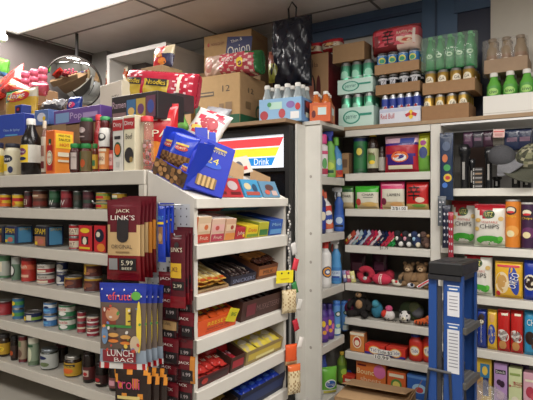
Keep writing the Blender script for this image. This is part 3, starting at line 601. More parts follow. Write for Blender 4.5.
o = bag('lettuce_bag', .15, .12, .06, lambda u, v: '5aa83a:g' if v > .3 else '4a7ab0:g', seed=8, wr=.1); tag(put(o, gx(1, 1.97), 1.97, zY(1, 1.97, 76), 0, 0, .3), 'bright green bag peeking at the left edge near the ceiling', 'snack bag')
# pink cup pack
zz = zY(35, 1.83, 91)
zk = zY(10, 1.66, 109); stack_case('low brown case under the pink bottles by the round mirror', -20, 46, 1.87, .085, zk, 96)
for i in range(3):
    m = MB(); m.lathe([(.022, 0), (.027, .03), (.027, .06), (.020, .066), (.027, .072), (.027, .1), (.020, .106), (.027, .112), (.027, .14), (.02, .15)], 'c05068:g', n=14)
    o = m.obj('pink_bottle'); tag(put(o, gx(25+i*8.7, 1.9), 1.9, max(zz-.01*i, zY(13, 1.87, 96)+.001), 0, 0, .06), ['leftmost', 'middle', 'rightmost'][i]+' pink ribbed bottle in the row beside the round mirror', 'bottle', 'pink bottles by the mirror')
o = bag('pink_pack', .16, .075, .06, 'a83850:g', seed=3, wr=.1); tag(put(o, gx(38, 1.80), 1.80, zz-.04, 0, -.1, .2), 'crumpled pink plastic pack lying before the pink bottles', 'pack')
o = bag('snack_bag', .19, .07, .06, lambda u, v: '9a9a9e:g' if v > .35 else '4a4a50:g', [('r', .1, .4, .5, .2, 'white')], seed=12, wr=.25); tag(put(o, gx(50, 1.64), 1.64, zY(50, 1.64, 111.5), 0, -.6), 'crumpled silver bag lying below the round mirror', 'snack bag')
o = bag('snack_bag', .09, .085, .05, '1c3c9a:g', [('e', .1, .4, .5, .35, 'e83a6a'), ('t', 'P', .1, .4, .2, .25, 'white')], seed=13, wr=.1); tag(put(o, gx(73, 1.62), 1.62, zY(73, 1.62, 113), 0, -.2, .1), 'small dark blue bag with a pink badge under the mirror', 'snack bag')
# purple box and neighbours
w_ = gx(108, RY)-gx(60, RY)
o = carton('cracker_box', w_, .14, .072, '6a4a9a', '5a3a88', '8a6ab0', [('r', -.3, .5, .3, .6, '7aa0d0'), ('t', 'Pop', .0, .5, .25, .5, 'c8b0e0'), ('r', .3, .5, .3, .3, 'a890c8')])
tag(put(o, gx(84, RY+.05), RY+.08, zY(84, RY, 123.5)+.002), 'lavender purple box behind the green lidded jars', 'food box')
o = carton('cracker_box', .10, .12, .07, '5a78b8', '4a68a8', '7a98cc', [('e', 0, .5, .6, .6, 'd8d8e8'), ('e', .2, .4, .2, .3, 'yellow')]); tag(put(o, gx(47, RY+.05), RY+.08, zY(47, RY, 123.5)+.002, .05), 'pale blue box left of the purple box', 'food box')
w_ = gx(154, RY)-gx(108, RY)
o = carton('noodle_box', w_, .15, .105, '2c2426', '241c20', '3a3032', [('t', 'Ramen', -.32, .66, .3, .26, 'c8a8b8'), ('r', -.32, .25, .3, .2, '8a6a6a'), ('r', -.05, .45, .2, .7, '3a6a9a'), ('e', -.05, .35, .14, .3, 'd8b060'), ('r', .16, .45, .2, .7, 'b89a40'), ('e', .16, .4, .14, .4, '6a3a6a'), ('r', .37, .45, .2, .8, '6a3a50'), ('e', .37, .45, .14, .5, '3a4a9a')])
tag(put(o, gx(131, RY)-.0, RY+.09, zY(131, RY, 120.5)+.002, 0), 'black noodle box with coloured picture panels', 'food box')
o = carton('noodle_box', .12, .1, .075, '2a1c20', '3a2428', '3a2a2c', [('t', 'yum', 0, .5, .6, .4, 'c83a5a')]); tag(put(o, gx(170, 1.62), 1.66, zY(165, 1.6, 112)+.002, -.1), 'black box with pink lettering under the red noodle pack', 'food box')
# cream box
o = carton('utility_box', gx(125, 1.62)-gx(101, 1.62), .05, .135, 'd6ccb4', 'c2b8a0', None, [('t', 'DTV', .22, .45, .3, .14, '5a5048')]); tag(put(o, gx(112, 1.64), 1.66, zY(112, 1.64, 112)+.003, -.06, -.03, -.06), 'plain cream box with small dark lettering leaning before the wall cabinet', 'box')
# red multi-pack of noodles under film
o = bag('noodle_multipack', .40, .16, .13, lambda u, v: ('c8aa30:g' if (.04 < u < .3 or .36 < u < .7) and .2 < v < .7 else 'b82038:g' if (math.sin(u*60)*math.sin(v*30) < .55) else 'e8c0c8:g'),
  [('r', -.33, .62, .26, .2, 'dark'), ('r', .03, .62, .3, .2, 'dark'), ('t', 'Noodles', -.33, .62, .24, .14, 'yellow'), ('t', 'Noodles', .03, .62, .28, .14, 'yellow'), ('r', .34, .5, .04, .8, 'cream')], pw=.22, seed=15, wr=.03, n=30)
tag(put(o, gx(162, 1.76), 1.75, zY(162, 1.72, 104), .1, 0, .17), 'red film wrapped noodle multipack with yellow panels above the black noodle box', 'noodle pack')
# brown carton with red chip bag
zc_ = z
o = carton('cardboard_case', .15, .15, zY(166, 1.84, 64)-z, 'a88a60:k', None, None, [('e', .1, .72, .26, .16, '4a3a30')]); tag(put(o, gx(160, 1.9), 1.915, z+.001-0), 'brown case with a dark round mark below the red corn snack bag', 'box')
o = bag('snack_bag', .15, .115, .05, lambda u, v: 'bred:g' if u < .62 else '3a3a5a:g' if v < .6 else 'd8c8a0:g', [('t', 'Fritos', -.12, .55, .5, .25, 'yellow'), ('e', .1, .25, .4, .3, 'orange2')], seed=21, wr=.1)
tag(put(o, gx(163, 1.9), 1.9, zY(166, 1.84, 64)+.003, -.1, -.1, .06), 'red corn snack bag standing on a brown case near the ceiling', 'snack bag')
# bags heaped between the top shelf and the blue display boxes
def heap(label, px, y, Y, w_, h_, col, ds, rz, ry, seed, rx=-.5):
    return tag(put(bag('snack_bag', w_, h_, .06, col, ds, seed=seed, wr=.08), gx(px, Y), Y, zY(px, Y, y), rz, rx, ry), label, 'snack bag')
o = bag('snack_bag', .17, .275, .07, lambda u, v: 'c81c24:g' if v > .4 else 'b8202a:g', [('t', 'PA', .15, .56, .4, .1, 'cream'), ('e', 0, .3, .6, .3, 'orange2'), ('r', 0, .76, .7, .03, 'cream')], seed=31, wr=.06)
tag(put(o, gx(158, 1.47), 1.47, E+GS[0]+.002, .45), 'large standing red bag with pale letters behind the red lidded tub', 'snack bag')
heap('white and green bag slanting over the blue display box', 182, 139, 1.60, .12, .2, lambda u, v: '6aa84a:g' if u > .72 else 'd04858:g' if .35 < u < .5 else 'd8d4c0:g', [('r', -.2, .5, .2, .5, 'e89ab0'), ('e', .1, .6, .2, .2, 'orange')], .0, -.9, 32)
heap('white bag with pink and red print behind the blue display boxes', 199, 141, 1.70, .17, .16, lambda u, v: 'd8d0cc:g' if math.sin(u*11+v*7)*math.sin(v*9-u*3) > -.2 else 'c83a50:g', [('e', .1, .5, .5, .4, 'b02838'), ('r', -.2, .3, .3, .12, 'e8c050')], .2, .35, 33)
heap('clear crumpled bag with dark print right of the white bags', 212, 124, 1.80, .13, .09, lambda u, v: '9a9aa0:g' if v > .4 else '5a4a48:g', [], .1, .2, 34)
# ------------------------------------------------------------------ round security mirror and camera
mk = bpy.data.materials.new('mirror'); mk.use_nodes = True; b_ = mk.node_tree.nodes['Principled BSDF']
b_.inputs['Metallic'].default_value = 1; b_.inputs['Roughness'].default_value = .03; b_.inputs['Base Color'].default_value = (.8, .82, .82, 1); _M['mirror'] = mk
my = 2.35; mt = tt(74, my); mR = 26.5*mt/F
mir = empty('security_mirror', (gx(74, my), my, E+(HZ-83)/F*mt)); tag(mir, 'round convex security mirror reflecting the shop near the left corner', 'mirror')
m = MB(); sag = .055; k = [(mR*math.sin(a)/math.sin(.9), sag*(math.cos(a)-math.cos(.9))/(1-math.cos(.9))) for a in [.9*(1-i/14) for i in range(15)]]
k = [(max(r, .0005), z) for r, z in k]; m.lathe(k, 'mirror', n=48); m.obj('mirror_glass', mir)
m = MB(); m.lathe([(mR*.97, -.03), (mR*1.02, -.02), (mR*1.02, .004), (mR*.985, .006), (mR*.985, -.001)], '3a3430', n=48); m.obj('rim', mir)
mrot = Matrix.Rotation(math.radians(40), 4, 'Z') @ Matrix.Rotation(math.radians(122), 4, 'X')
q = mrot.inverted() @ Vector((-.1, .1, CEIL-mir.location.z-.002)); m = MB(); m.tube([(0, 0, -.031), (0, 0, -.12), tuple(q)], .012, 'dgrey'); m.obj('bracket', mir)
mir.rotation_euler = (math.radians(90+32), 0, math.radians(40))
sc = empty('security_camera', (gx(3, 1.95), 1.95, zY(3, 1.95, 38))); tag(sc, 'small white security camera hanging in the top left corner', 'camera')
m = MB(); m.ball(0, 0, 0, .032, .032, .032, 'white'); m.lathe([(.02, .025), (.016, .06), (.03, .07), (.03, .075)], 'white', n=16); m.obj('housing', sc)
m = MB(); m.T = Matrix.Rotation(-.6, 4, 'Z'); m.T = m.T @ Matrix.Rotation(math.radians(70), 4, 'X'); m.lathe([(.02, .0), (.024, .04), (.018, .045)], 'black', n=16); m.obj('lens', sc)
MB().tube([(0, 0, .0755), (0, 0, CEIL-sc.location.z-.001)], .006, 'lgrey').obj('stem', sc)

# ------------------------------------------------------------------ candy rack goods: fronts face +x
R90 = math.pi/2
def rgap(pa, pb, X=RX): return gy(pb, X)-gy(pa, X)
def rput(o, pa, pb, z, d, label, cat, X=None, rz=0, group=None, rx=0, ry=0):
    """front at the rack's lip, width between two columns"""
    Xf = RX-.004 if X is None else X; Xc = Xf-d/2
    o.location = (Xc, (gy(pa, Xf)+gy(pb, Xf))/2, z+.0015+SLP*(RX-Xc)); o.rotation_euler = (rx+math.atan(SLP), ry, R90+rz); return tag(o, label, cat, group)
def rbox(name, label, cat, pa, pb, yt, zi, k, ks, ds=(), d=.17, kt=None, dleft=(), dtop=(), z=None):
    Xf = RX-.004; w_ = rgap(pa, pb, Xf)*.975; zs = E+RS[zi] if z is None else z; h = zX((pa+pb)/2, Xf, yt)-zs
    return rput(carton(name, w_, d, h, k, ks, kt, ds, (), dtop, dleft=dleft), pa, pb, zs, d, label, cat)
def rtray(label, pa, pb, yt, zi, k, hb, ds, bar_fn, n, layers, blabel, grp, d=.17, ki=None, bcat='candy bar', hs=None):
    Xf = RX-.004; w_ = rgap(pa, pb, Xf)*.975; zs = E+RS[zi]; h = zX((pa+pb)/2, Xf, yt)-zs
    o = rput(tray('display_box', w_, d, h*.8, max(h, hb)+.015, k, ki, ds, hs=hs), pa, pb, zs, d, label, 'display box')
    bw = (w_-.007)/n; first = None; bh = min(.022, (max(h, .03)*.95)/layers-.001)
    for l in range(layers):
        for i in range(n):
            if first is None: first = q = bar_fn(bw*.94, d*.86, bh)
            else: q = copy_tree(first)
            lx = -w_/2+.0035+bw*(i+.5); lz = .004+l*(bh+.0022)
            q.matrix_world = Matrix.Translation(o.location) @ Matrix.Rotation(R90, 4, 'Z') @ Matrix.Rotation(math.atan(SLP), 4, 'X') @ Matrix.Translation((lx, random.uniform(-.003, .004), .01+lz+random.uniform(0, .006))) @ Matrix.Rotation(.1+random.uniform(0, .06), 4, 'X')
            tag(q, place(i, n)+' '+blabel+('' if layers == 1 else ', '+(['bottom', 'top'] if layers == 2 else ['bottom', 'middle', 'top'])[l]+' layer'), bcat, grp)
    return o
def bars(name, col, ds): return lambda w_, l, h: bar(name, w_, l, h, col, ds)
zi = 1; ZB = 'lying in the '
rbox('snack_carton', 'cream and orange snack box nearest the pegboard on the upper rack shelf', 'candy box', 196, 209.5, 217, 1, 'd8b894', 'c8642a', [('r', 0, .18, .96, .32, 'c83a28'), ('r', 0, .6, .9, .3, 'e8c8a8'), ('e', .1, .6, .3, .2, 'd86a30'), ('t', 'Fruit', 0, .2, .6, .14, 'cream')], kt='d8d0c4', dtop=[('r', 0, .5, .7, .7, 'c8bca8')])
rbox('snack_carton', 'cream and pink snack box second from the pegboard on the upper rack shelf', 'candy box', 210, 223.5, 219, 1, 'e0b8a0', 'b84848', [('r', 0, .18, .96, .32, 'b8304a'), ('r', 0, .6, .9, .3, 'e8b0a8'), ('e', -.1, .6, .3, .2, 'c84a40'), ('t', 'Fruit', 0, .2, .6, .14, 'cream')], kt='d4ccc4', dtop=[('r', 0, .5, .7, .7, 'c0a8a8')])
rbox('snack_carton', 'cream and amber snack box third from the pegboard on the upper rack shelf', 'candy box', 224, 234.5, 219, 1, 'd8a888', 'c8863a', [('r', 0, .18, .96, .32, 'd8863a'), ('r', 0, .6, .9, .3, 'e8c8a0'), ('e', .1, .6, .3, .2, 'a83a28')], kt='cfc8c0')
rbox('candy_carton', 'low red candy box beside the cream snack boxes', 'candy box', 235, 245, 228, 1, 'b82430', '8a1820', [('t', 'Jube', 0, .5, .7, .4, 'cream'), ('e', .3, .3, .2, .3, 'yellow')], kt='a82028')
rbox('candy_carton', 'bright yellow candy box with red word on the upper rack shelf', 'candy box', 245.6, 257.5, 226, 1, 'e8c81c', 'd8b818', [('t', 'Dots', 0, .65, .7, .3, 'bred'), ('r', 0, .2, .9, .24, '7a9a2a')], kt='e0c020')
rbox('candy_carton', 'yellow green candy box on the upper rack shelf', 'candy box', 258, 268, 222.5, 1, 'b8b42a', '8a9a30', [('r', 0, .3, .8, .4, '3a7a3a')], kt='a8a868')
rbox('candy_carton', 'blue candy box at the far end of the upper rack shelf', 'candy box', 268.8, 281.5, 220, 1, '2a5ab8', '1c3c8a', [('t', 'Mint', 0, .7, .7, .2, 'sky'), ('r', 0, .25, .9, .3, '5a9ad8')], kt='1a3a98')
# row 3
rtray('tan display box of yellow wrapped bars on the third rack shelf', 196, 229, 288, 2, 'a8865a', .05, [('t', 'HERSHEY', 0, .5, .7, .3, 'dark'), ('r', 0, .12, .9, .1, 'dorange')],
      bars('candy_bar', lambda u, v: 'e0c070:g' if .2 < v < .8 else 'd8a040:g', [('r', 0, .5, .5, .7, 'f0e0a0'), ('t', 'B', 0, .3, .4, .1, 'dred'), ('r', 0, .08, .8, .06, 'dorange')]), 5, 2, 'pale yellow wrapped candy bar in the tan display box', 'yellow bars in the tan box')
rtray('dark navy display box with pale word on the third rack shelf', 230, 256, 273, 2, '2a2838', .055, [('t', 'SNICKERS', 0, .45, .85, .45, '8a90b0'), ('r', 0, .1, .9, .08, '5a3a30')],
      bars('candy_bar', '2a1c1c:g', [('r', 0, .5, .4, .8, '6a5a58'), ('t', 'S', 0, .3, .3, .1, 'cream')]), 5, 1, 'dark brown candy bar lying in the navy display box', 'dark bars in the navy box')
rtray('orange and black display box at the far end of the third rack shelf', 257, 277, 262, 2, '6a3a20', .055, [('r', 0, .5, .9, .5, 'b86a30'), ('t', 'MILK', 0, .5, .5, .3, 'dark')],
      bars('candy_bar', lambda u, v: 'd88a40:g' if .3 < v < .6 else '3a1c14:g', [('r', 0, .7, .7, .1, 'cream')]), 4, 3, 'brown and orange candy bar heaped in the orange black box', 'bars in the orange and black box')
# row 4
o = rtray('bright orange display box with black lettering on the fourth rack shelf', 196, 236, 313, 3, 'e8521a', .075, [('t', "REESE'S", -.02, .68, .5, .26, 'yellow'), ('t', 'PEANUT BUTTER CUPS', 0, .36, .55, .12, 'dark'), ('r', 0, .2, .6, .05, 'c83a10')],
      bars('candy_bar', 'e0541c:g', [('r', 0, .5, .5, .6, 'yellow'), ('r', 0, .2, .8, .05, 'dark')]), 5, 2, 'orange wrapped peanut cup pack in the orange display box', 'orange packs in the orange box')
m = MB(); m.box(-.028, .028, -.001, .001, 0, .05, 'e8d81c'); m.flat(-.001).text('BIG', 0, .03, .03, .014, '3a7a20'); q = m.obj('price_flap', o); q.location = (.066, -.0875, .02); q.rotation_euler = (.15, .25, 0)
rtray('dark brown display box of red striped bars on the fourth rack shelf', 240, 283, 292, 3, '4a2c24', .05, [('t', 'MUSKETEERS', .1, .5, .55, .3, '8a6a68'), ('r', -.3, .5, .2, .6, '7a3038')],
      bars('candy_bar', lambda u, v: '5a2a2c:g' if v < .5 else '7a4a40:g', [('r', 0, .4, .6, .25, 'b8a0a0'), ('r', 0, .7, .7, .05, 'bred')]), 7, 1, 'maroon striped candy bar in the dark brown display box', 'maroon bars in the dark brown box')
# row 5
rtray('dark red display box of red wafer bars on the fifth rack shelf', 197, 229, 370, 4, '5a1a1c', .07, [('r', 0, .5, .9, .6, '3a2020'), ('e', -.3, .5, .2, .6, 'b83028')],
      bars('candy_bar', 'c8302a:g', [('t', 'kit', 0, .3, .6, .12, 'cream'), ('r', 0, .6, .5, .1, 'cream')]), 5, 2, 'red wrapped wafer bar in the dark red display box', 'red bars in the dark red box')
o = rput(bag('candy_bag', .13, .075, .03, lambda u, v: 'a8141c:g' if v > .3 else 'c82028:g', [('t', 'Rolo', 0, .55, .6, .4, 'cream')], seed=41), 207, 232, E+RS[4]+.042, .03, 'dark red candy bag with pale letters propped on the wafer bars', 'candy bag', X=RX-.06, rx=-.45)
rtray('brown display box with red print left of the yellow bags', 230, 244, 352, 4, '4a2a20', .05, [('r', 0, .5, .8, .5, 'b02a34')], bars('candy_bar', 'b82a38:g', [('e', 0, .4, .6, .2, 'lpink')]), 3, 1, 'crimson candy bar in the small brown display box', 'crimson bars in the small box')
o = rtray('tan open display box of yellow candy bags on the fifth rack shelf', 245, 282, 342, 4, '9a8250', .085, [('r', 0, .5, .9, .5, 'd0b440'), ('r', 0, .3, .5, .2, 'e8dc90')],
      bars('candy_pouch', lambda u, v: 'e8d040:g' if math.sin(u*9+v*11) > -.3 else 'c8b888:g', [('e', 0, .35, .6, .2, 'cream'), ('r', .1, .7, .5, .1, 'e89a30')]), 3, 2, 'yellow candy pouch in the tan open box', 'yellow pouches in the tan open box', bcat='candy bag')
# row 6
rtray('dark display box of gold brown bars on the sixth rack shelf', 203, 236, 402, 5, '2a1e18', .05, [('r', 0, .5, .7, .5, '8a6a30')], bars('candy_bar', lambda u, v: 'c8a050:g' if .3 < v < .5 else '2a1a14:g', [('r', 0, .7, .6, .08, 'cream'), ('e', 0, .4, .5, .06, 'white')]), 5, 2, 'black and gold candy bar in the dark display box', 'black and gold bars in the dark box')
rtray('dark blue display box of royal blue bars on the sixth rack shelf', 238, 284, 379, 5, '1c2440', .05, [('r', 0, .5, .9, .5, '2a3a6a')], bars('candy_bar', '1c3cb8:g', [('t', 'OREO', 0, .5, .6, .2, 'white'), ('e', 0, .25, .7, .12, '3a6ad8'), ('r', 0, .8, .7, .04, 'bred')]), 6, 2, 'royal blue candy bar in the dark blue display box', 'royal blue bars in the blue box')
rtray('dim brown display box at the near end of the bottom visible rack shelf', 232, 262, 398+22, 6, '3a2a1c', .04, [], bars('candy_bar', '8a5a30:g', []), 4, 1, 'brown candy bar in the dim lowest display box', 'brown bars in the lowest box')

# goods on the slanted top: local slope
SL = math.atan2(.094, RXB-RX); SL = math.atan2(.094, abs(RXB-RX))
def slope_z(x): return E+.094*(RX-x)/(RX-RXB)
def on_slope(o, px, back, label, cat, lift=.0, tilt=None, yaw=0, rx=0):
    """stand a box on the slanted top, its front edge back metres behind the lip"""
    X = RX-back; Y = gy(px, X); M = Matrix.Translation((X, Y, slope_z(X)+.001+lift)) @ Matrix.Rotation(R90+yaw, 4, 'Z') @ Matrix.Rotation(-(SL if tilt is None else tilt), 4, 'X') @ Matrix.Rotation(rx, 4, 'Y')
    o.matrix_world = M; return tag(o, label, cat)
def shift(o, dx, dy, dz=0):      # move a mesh inside its own frame
    for v in o.data.vertices: v.co += Vector((dx, dy, dz))
    return o
# the tilted royal blue boxes
Wb = rgap(186, 231)*.93
NUTS = [('e', random.uniform(-.38, .38), random.uniform(.05, .95), .16, .14, random.choice(['9a6a38', 'c08a50', '6a4424']), random.uniform(0, 3)) for _ in range(22)]
BB = [('r', 0, .88, .6, .035, 'c8b050'), ('t', 'PLANTERS', .0, .82, .56, .05, 'd8c860'), ('e', .02, .55, .5, .14, '2a58d8'), ('t', '24', .02, .63, .3, .12, 'e0d060'), ('r', .0, .2, .5, .2, '8a6a38')]+[('r', -.17+.11*k_, .2, .06, .21, 'd0a868') for k_ in range(4)]
o = carton('peanut_bar_box', .145, .08, .18, '1a30c0', '1c34c8', '2a48d8', BB, dleft=[('t', 'NUTTY', 0, .75, .7, .1, 'e8e8f0'), ('r', .2, .2, .3, .07, 'e8e8f0')], bev=.002)
M_ = Matrix.Translation((-1.135, gy(206, -1.135), E+.102)) @ Matrix.Rotation(R90-.55, 4, 'Z') @ Matrix.Rotation(.33, 4, 'Y') @ Matrix.Rotation(-.1, 4, 'X') @ Matrix.Translation((0, 0, -.09))
o.matrix_world = M_; tag(o, 'royal blue peanut bar box with gold 24 tipped sideways on the rack top', 'display box'); pbx = o
bx = tray('peanut_bar_box', .16, .085, .055, .165, '1c3cd0', '1c3cd0', [('r', 0, .5, .98, .9, '5a4028')]+[('e', a[1], a[2], .12, .3, a[5], 0) for a in NUTS], hs=.165)
bx.matrix_world = Matrix.Translation((RXB+.004, 1.294, slope_z(RXB)+.001)) @ Matrix.Rotation(SL, 4, 'Y') @ Matrix.Translation((.084, .008, 0)); tag(bx, 'open royal blue box with nut pictures lying along the sloping rack edge', 'display box')
def nutbag(label, px, y, X, rz, ry, rx, seed, s_=1):
    o = bag('peanut_pouch', .085*s_, .1*s_, .03, lambda u, v: '1c38c0:g' if v > .35 else '9a6a38:g' if math.sin(u*31)*math.sin(v*41) > 0 else '6a4424:g', [('e', .0, .55, .5, .16, 'c83a30'), ('r', 0, .66, .5, .06, 'd8b84a'), ('t', 'PLANT', 0, .55, .36, .07, 'cream')], seed=seed, wr=.06)
    put(o, X, gy(px, X), zX(px, X, y), rz, rx, ry); return tag(o, label, 'snack bag')
nutbag('blue nut pouch poking out of the open blue box', 177, 167, RX-.10, .3, .3, -.15, 3, 1.15)
nutbag('blue nut pouch at the back of the open blue box', 167, 162, RX-.155, .2, .25, -.1, 4, 1.1)
nutbag('blue nut pouch at the right end of the open blue box', 181, 180, RX-.085, .2, .5, -.15, 5, .7)
o = carton('box_lid', .05, .004, .085, '1a34b8', '1a34b8', None, [('e', 0, .35, .6, .2, 'c83a30')]); put(o, RX-.15, gy(202, RX-.15), zX(202, RX-.15, 150), R90-.5, -.1); o.parent = pbx; o.matrix_parent_inverse = M_.inverted()
o = carton('box_lid', .028, .004, .07, '2444c8', '1a34b8'); put(o, RX-.15, gy(213, RX-.15), zX(212, RX-.15, 150), R90-.5, -.1); o.parent = pbx; o.matrix_parent_inverse = M_.inverted()
# red and light-blue boxes at the lip
def topbox(label, pa, pb, yt, k, ks, ds, kt, tilt=.42, d=.13):
    w_ = rgap(pa, pb)*.97; h = zX((pa+pb)/2, RX, yt)-E
    o = tray('candy_display_box', w_, d, h*.97, h*1.05, k, ks, ds, hs=h); q = on_slope(shift(o, 0, d/2), (pa+pb)/2, .006, label, 'display box', tilt=tilt); return q, w_, h, d
for lab, pa, pb, yt, k, ks, ds, lid in (
  ('red display box with grey pictures on the rack top', 215, 245, 176, 'b82830', '9a1c24', [('e', -.25, .55, .35, .5, 'a89898'), ('e', .22, .6, .35, .5, 'b8a8a8'), ('r', -.25, .2, .35, .14, '6a1418'), ('r', .25, .2, .35, .14, '6a1418'), ('t', 'Nut', -.25, .55, .2, .2, 'dred')], 'c8a884'),
  ('sky blue display box with dark pictures on the rack top', 246, 263, 178, '3a90c0', '2a6a98', [('e', -.2, .6, .4, .4, 'c8b890'), ('e', .2, .5, .3, .5, '2a4a6a'), ('r', 0, .2, .8, .2, 'a84a40')], 'b89a78'),
  ('teal blue display box with red pictures at the end of the rack top', 264, 281, 180, '5a88a8', '3a5a78', [('e', 0, .6, .5, .4, '5a3a38'), ('e', -.2, .3, .3, .3, 'c85a48'), ('r', .2, .25, .3, .3, 'c8a8a0')], 'a88a6a')):
    q, w_, h, d = topbox(lab, pa, pb, yt, k, ks, ds, lid)
    m = MB(); m.box(-w_/2, w_/2, 0, .0025, 0, .045, lid+':k'); l = m.obj('lid_flap', q); l.location = (0, d-.002, h*1.05); l.rotation_euler = (-.75, 0, 0)
    fb = bar('candy_bar', w_*.3, d*.8, .014, k+':g', [('r', 0, .5, .6, .3, 'cream')])
    for i in range(3):
        c = fb if i == 0 else copy_tree(fb)
        c.matrix_world = q.matrix_basis @ Matrix.Translation((-w_/3.1+i*w_/3.1, d/2, h*.55)); tag(c, place(i, 3)+' wrapped bar inside the '+lab.split(' with')[0]+' on the rack top', 'candy bar', 'bars in the '+lab.split(' with')[0])
for i, (px, y, ry, lab) in enumerate(((232, 165, .35, 'brown torn cardboard flap standing behind the red display box'), (243, 162, -.2, 'cream and grey card with small print behind the red box'), (262, 176, .3, 'brown cardboard flap over the sky blue box'))):
    o = carton('card_flap', .12, .003, .075, ['b08a60:k', 'cfc4b8', 'a8845c:k'][i], None, None, [] if i != 1 else [('e', 0, .5, .3, .5, '4a4a58'), ('r', .2, .3, .2, .2, 'bred')])
    tag(put(o, RX-.14-.004*i, gy(px, RX-.14), zX(px, RX-.14, y+12), R90-.3, -.35, ry), lab, 'cardboard')

# ------------------------------------------------------------------ hanging goods on the pegboard side and the gondola corner
def hang(name, label, px, yt, yb, wpx, Y, col, ds, group=None, rz=.0, seed=0, d=.022, n=10):
    t = tt(px, Y); w_ = wpx*t/F; h = (yb-yt)*t/F; z = zY(px, Y, yb)
    o = bag(name, w_, h, d, col, ds, seed=seed, wr=.05, n=n, crimp=.06)
    put(o, gx(px, Y), Y, z, rz); return tag(o, label, 'snack bag', group), w_, h
def peg(px, Y, y, Yb=GY, r=.0022):
    z = zY(px, Y, y)
    m = MB(); m.tube([(0, 0, 0), (0, -(Yb-Y)-.02, 0), (0, -(Yb-Y)-.026, .008)], r, 'steel:m', 6); q = m.obj('peg_hook', rack); q.location = (gx(px, Y), Yb-.002, z)
JC = lambda u, v: ('c8a470:g' if .28 < v < .5+.12*abs(u-.5)*2 else '8a1420:g' if v < .28 else '7a1c2a:g')
JD = [('t', 'JACK', 0, .86, .4, .05, 'cream'), ('t', "LINK'S", 0, .78, .7, .06, 'e8d8d0'), ('r', 0, .66, .34, .24, '241c1e'), ('e', 0, .54, .34, .14, '241c1e'), ('t', 'ORIGINAL', -.02, .42, .6, .05, 'dark'), ('r', 0, .35, .4, .02, '8a6a40'), ('r', -.28, .2, .26, .14, '8a8a8a'), ('r', .14, .2, .5, .15, '1c1416'), ('t', '5.99', .14, .22, .34, .06, 'cream'), ('t', 'BEEF', .14, .15, .3, .03, 'cream')]
JYr = [1.122, 1.144, 1.166, 1.188, 1.21]
JL = ['large red and tan jerky pouch with black shield, frontmost by the canned food', 'second jerky pouch from the front at the gondola corner', 'third jerky pouch from the front at the gondola corner', 'fourth jerky pouch showing an orange edge at the corner', 'rearmost jerky pouch at the gondola corner']
for i, Yj in enumerate(JYr):
    ks = ['c8a470:g', 'c8a470:g', 'c8a470:g', 'd8862a:g', 'd8862a:g'][i]
    hang('jerky_pouch', JL[i], 124+i*4.5, 200-i*1, 280+(i % 2)*3-i*2, 38-i*1.5, Yj, (lambda kk: lambda u, v: kk if .33 < v < .56+.12*abs(u-.5)*2 else '7a1018:g' if v < .33 else '681622:g')(ks), JD, rz=.32, seed=50+i, d=.013)
m = MB(); m.tube([(0, 0, 0), (0, -.135, 0), (0, -.14, .008)], .0022, 'steel:m', 6); q = m.obj('peg_hook', gon); q.location = (gx(126, 1.24)+.0, GY-.014, zY(126, 1.2, 203))
# blue nut strips
for i in range(3):
    hang('trail_mix_pouch', ['narrow royal blue nut pouch hanging nearest the jerky pouches', 'narrow royal blue nut pouch hanging between two others', 'narrow royal blue nut pouch hanging nearest the pegboard edge'][i], 162+i*4, 203, 262-i*5, 10, 1.175+i*.022, lambda u, v: '9a6a40:g' if .3 < v < .55 and .2 < u < .8 else '1c3ab8:g', [('t', 'PEANUT', 0, .75, .8, .06, 'lblue'), ('e', 0, .42, .5, .14, 'c89a60'), ('r', 0, .66, .8, .04, 'yellow')], rz=.05, seed=60+i, d=.014)
peg(165, 1.17, 205)
# row of jerky with yellow
for i in range(3):
    hang('jerky_pouch', ['dark red jerky pouch with yellow patch, front of the pegboard row', 'dark red jerky pouch behind the yellow patched one', 'rear dark red jerky pouch of the pegboard row'][i], 178+i*3.5, 233-i*3, 308-i*4, 19, 1.185+i*.018, lambda u, v: 'e0b028:g' if .4 < v < .62 and u < .75 else '8a1420:g' if v < .15 else '5a1420:g', [('t', "LINK'S", 0, .78, .7, .06, 'cream'), ('t', 'X2', -.1, .52, .4, .06, 'dred'), ('r', .1, .3, .7, .11, '1c1416'), ('t', '2.99', .1, .3, .5, .05, 'cream'), ('e', 0, .84, .3, .08, 'dark')], rz=.12, seed=70+i, d=.014)
peg(180, 1.18, 236)
# clip strips of small dark red packs down the pegboard
k = 0
LB = ['topmost', 'second', 'third', 'fourth', 'fifth', 'lowest']
for s_, (px, y0, Yc, nn) in enumerate(((168, 272, 1.21, 6), (184, 290, 1.222, 5))):
    m = MB(); hh = (400-y0)*tt(px, Yc)/F*1.05; m.box(-.006, .006, -.0006, .0006, 0, hh, '3a3438'); q = m.obj('clip_strip'); put(q, gx(px, Yc+.018), Yc+.018, zY(px, Yc, 402)); tag(q, ['black clip strip behind the jerky packs nearer the lunch candy', 'black clip strip behind the jerky packs nearer the candy rack'][s_], 'clip strip')
    for j in range(nn):
        y1 = y0+j*22
        hang('jerky_pack', LB[j]+' small jerky pack on the '+['left strip beside the lunch candy', 'right strip beside the candy rack'][s_], px+(j % 2)*2, y1, y1+27, 23-2*s_, Yc-.004-(j % 2)*.006,
             (lambda jj, ss: lambda u, v: ('b08a58:g' if jj == 2 and ss == 0 and v > .5 else 'c87a28:g' if (jj == 3 and ss == 1 and u > .7) else '3a1018:g' if v < .5 else '6a1620:g'))(j, s_), [('r', .1, .3, .6, .4, '1a1216'), ('t', '1.99', .1, .34, .4, .14, 'c8b8b8'), ('t', 'ORIGINAL' if j == 2 and s_ == 0 else 'JACK', -.05, .75, .6, .12, 'e0d0c8' if j != 2 else 'dark')], rz=.1+random.uniform(-.1, .1), seed=80+k, d=.009, n=6); k += 1
